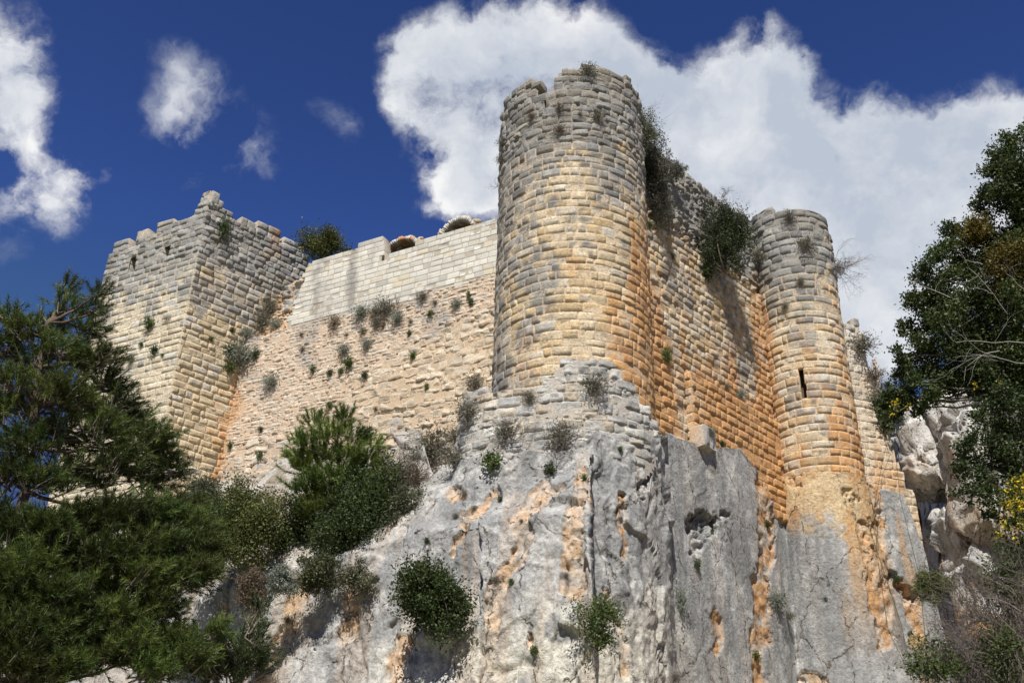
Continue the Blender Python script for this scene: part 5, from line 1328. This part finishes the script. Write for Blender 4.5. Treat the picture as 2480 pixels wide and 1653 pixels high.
# -- evergreen oak and scrub at the right edge
def oak(label, trunk, clumps, D0, seed, leaf=.088, dens=3300, pal=OAK, name='oak_tree', cat='tree', twig=(), tr=.22, alt=None):
    r = np.random.default_rng(seed); T = [at(x, y, D0 + .6) for x, y in trunk]; T = np.array([[T[0][0], T[0][1], ground_z(D0) - .2]] + T); root = empty(name, T[0], label, cat)
    tb, lb, fb = Bag(), Bag(), Bag(); k = np.linspace(0, 1, len(T)); tt = np.linspace(0, 1, 20)
    tl = np.stack([np.interp(tt, k, T[:, j]) for j in range(3)], 1) + r.normal(0, .03, (20, 3)); tube(tb, tl, tr, tr * .4, (.15, .13, .11), 8)
    for (x, y, rad, dD) in clumps:
        c = at(x, y, D0 + dD); s = rad / FOC * np.linalg.norm(c); j = np.argmin(np.abs(tl[:, 2] - (c[2] - .4 * s)))
        tube(lb, limb(tl[j], c, r, 8, .08), .05, .012, (.20, .18, .155), 5)
        n = int(dens * (rad / 55.0) ** 2); m = 9; K = unit(r.normal(0, 1, (m, 3))) * (.3 + .7 * r.random((m, 1))) * s; w = r.integers(0, m, n)
        C = K[w] + r.normal(0, .22 * s, (n, 3)); p = alt if (alt is not None and r.random() < .012) else pal
        leaves(fb, c + C, leaf, .55, p, r, unit(C) * .4); fb.C[-1] = fb.C[-1] * (.8 + .4 * r.random())
        for q in range(5): tube(lb, limb(c, c + K[q], r, 5, .1), .010, .004, (.27, .25, .22), 3)
    for (x, y, dx, dz, L_) in twig:
        twigs(lb, at(x, y, D0 - 1.2), [(dx, -.1, dz)], L_, .014, 2, r, (.33, .31, .28), .5, .02)
    tb.obj('trunk', M_BARK, root); lb.obj('branches', M_BARK, root); fb.obj('crown', M_LEAF, root)
    return root


cl = [(2500, 430, 60, .4), (2510, 520, 70, .5), (2510, 760, 80, .5), (2500, 930, 70, .5), (2400, 620, 60, .5), (2340, 860, 50, .5), (2400, 930, 50, .3), (2470, 345, 40, 0), (2430, 385, 38, .2), (2400, 430, 35, 0), (2470, 420, 55, -.3), (2390, 490, 40, .2), (2450, 500, 60, 0), (2370, 560, 50, -.2), (2320, 570, 35, .3), (2430, 580, 60, .3), (2490, 600, 60, 0), (2280, 610, 38, 0), (2340, 640, 55, .2), (2420, 670, 65, -.3), (2490, 690, 60, .3), (2260, 670, 42, -.2),
      (2300, 720, 55, .2), (2225, 730, 36, 0), (2370, 750, 65, 0), (2450, 770, 65, -.2), (2250, 780, 45, .3), (2205, 800, 28, .1), (2310, 810, 60, -.2), (2390, 840, 65, .2), (2470, 850, 65, 0), (2240, 850, 45, 0), (2190, 870, 34, -.2), (2300, 890, 55, .2), (2200, 925, 38, .2), (2160, 950, 30, 0), (2140, 985, 24, .2), (2165, 1000, 24, 0), (2215, 985, 30, .1), (2260, 930, 45, -.2), (2360, 910, 50, .4), (2440, 920, 60, .2), (2180, 975, 30, .3)]
oak('tall dark evergreen oak at the right edge above the rock', [(2490, 1150), (2470, 900), (2460, 650), (2470, 420)], cl, 27.0, 41, pal=((.034, .055, .016), (.10, .13, .038)), tr=.16, alt=((.10, .085, .02), (.20, .15, .03)),
    twig=[(2480, 830, -1, .02, 1.6), (2480, 880, -1, -.15, 1.8), (2440, 760, -.7, .6, 1.2), (2480, 700, -.9, .4, 1.3), (2420, 850, -1, -.05, 1.4), (2300, 720, -.7, .5, .8), (2380, 640, -.8, .3, .9)])
cl2 = [(2500, 1000, 60, .3), (2500, 1120, 60, .3), (2500, 1330, 50, .2), (2460, 1360, 40, 0), (2430, 1330, 30, .1), (2440, 990, 50, 0), (2380, 1010, 45, .2), (2470, 1050, 55, 0), (2390, 1080, 50, -.2), (2340, 1080, 32, .1), (2440, 1120, 55, .2), (2370, 1140, 45, 0), (2350, 1190, 32, .2), (2400, 1200, 45, -.2), (2470, 1170, 50, .1), (2480, 1250, 40, 0), (2330, 1130, 26, .2), (2390, 1250, 25, .1)]
oak('lower dark bush hanging beside the white boulder at the right edge', [(2500, 1400), (2470, 1200), (2450, 1020)], cl2, 25.0, 42, dens=1300, name='evergreen_bush', cat='bush', tr=.10)


def flowers(label, pts, D, seed):
    r = np.random.default_rng(seed); root = empty('broom_shrub', at(*pts[0][:2], D), label, 'flowering shrub'); f, g, s = Bag(), Bag(), Bag()
    b0 = at(pts[0][0] + 30, pts[0][1] + 180, D + .4); b0[2] = ground_z(D) - .1
    for (x, y, rad) in pts:
        c = at(x, y, D + r.normal(0, .3)); q = rad / FOC * np.linalg.norm(c); n = int(60 * (rad / 20) ** 2)
        leaves(f, c + r.normal(0, .5 * q, (n, 3)), .055, .8, YELLOW, r); leaves(g, c + r.normal(0, .7 * q, (n, 3)), .08, .3, FRESH, r); tube(s, limb(b0, c, r, 6, .08), .012, .004, (.14, .15, .07), 3)
    f.obj('flowers', M_LEAF, root); g.obj('foliage', M_LEAF, root); s.obj('stems', M_BARK, root)


flowers('shrub with bright yellow flowers at the right edge below the dark bush', [(2458, 1190, 26), (2470, 1225, 24), (2442, 1215, 16), (2430, 1270, 14), (2475, 1170, 22), (2478, 1270, 16), (2420, 1300, 10), (2460, 1310, 10)], 23.5, 51)
flowers('yellow flowered scrub on the rim above the white boulder', [(2170, 975, 14), (2200, 985, 11), (2360, 930, 10), (2420, 925, 9), (2160, 1000, 8)], 26.0, 52)
r_ = np.random.default_rng(61)
root = empty('bare_shrub', at(2470, 1650, 22), 'tangle of leafless grey twigs in the bottom right corner', 'shrub'); b = Bag()
for k in range(150):
    x, y = 2250 + 260 * r_.random(), 1330 + 340 * r_.random()
    if x < 2400 - (y - 1300) * .55: continue
    p_ = at(x + 60, y + 80, 22 + r_.normal(0, .7))
    if k % 5 == 0: tube(b, limb([p_[0] + .3, p_[1], ground_z(22) - .1], p_, r_, 7, .06), .016, .008, (.17, .14, .12), 4)
    twigs(b, p_, [(-.5 + r_.normal(0, .5), r_.normal(0, .3), .7)], 1.1, .010, 2, r_, np.array([.17, .14, .125]) * (.6 + .7 * r_.random()), .55, .05)
b.obj('branches', M_BARK, root)
bush(2260, 1610, 62, 46, 21.5, FRESH, 'light green leafy sprigs at the bottom right in front of the rock', n=900, leaf=.075, seed=62, clump=26, stems=20, depth=.5)
bush(2440, 1420, 50, 60, 22.5, ((.04, .06, .02), (.12, .15, .05)), 'dark leafy scrub among bare twigs at the right edge', n=700, leaf=.075, seed=63, clump=20, stems=12, depth=.5)
bush(2440, 1590, 60, 60, 21.0, ((.045, .065, .02), (.13, .16, .05)), 'leafy scrub at the very bottom right below the twigs', n=800, leaf=.075, seed=64, clump=20, stems=14, depth=.5)
bush(2420, 1560, 95, 100, 24.5, ((.05, .042, .035), (.13, .11, .09)), 'dark brown dry brush behind the bare twigs at the bottom right', n=3600, leaf=.075, aspect=.25, seed=66, clump=40, stems=24, depth=.8, twig=10)
bush(2330, 1600, 60, 50, 26, ((.06, .055, .04), (.15, .135, .10)), 'low dry brush left of the dark brown one at the bottom right', n=1600, leaf=.075, aspect=.25, seed=67, clump=26, stems=16, depth=.6, twig=6)
bush(2262, 1415, 38, 34, 44, OLIVE, 'grassy green clump at the foot of the cave', n=1800, leaf=.22, aspect=.12, seed=65, name='grass_clump', cat='plant')
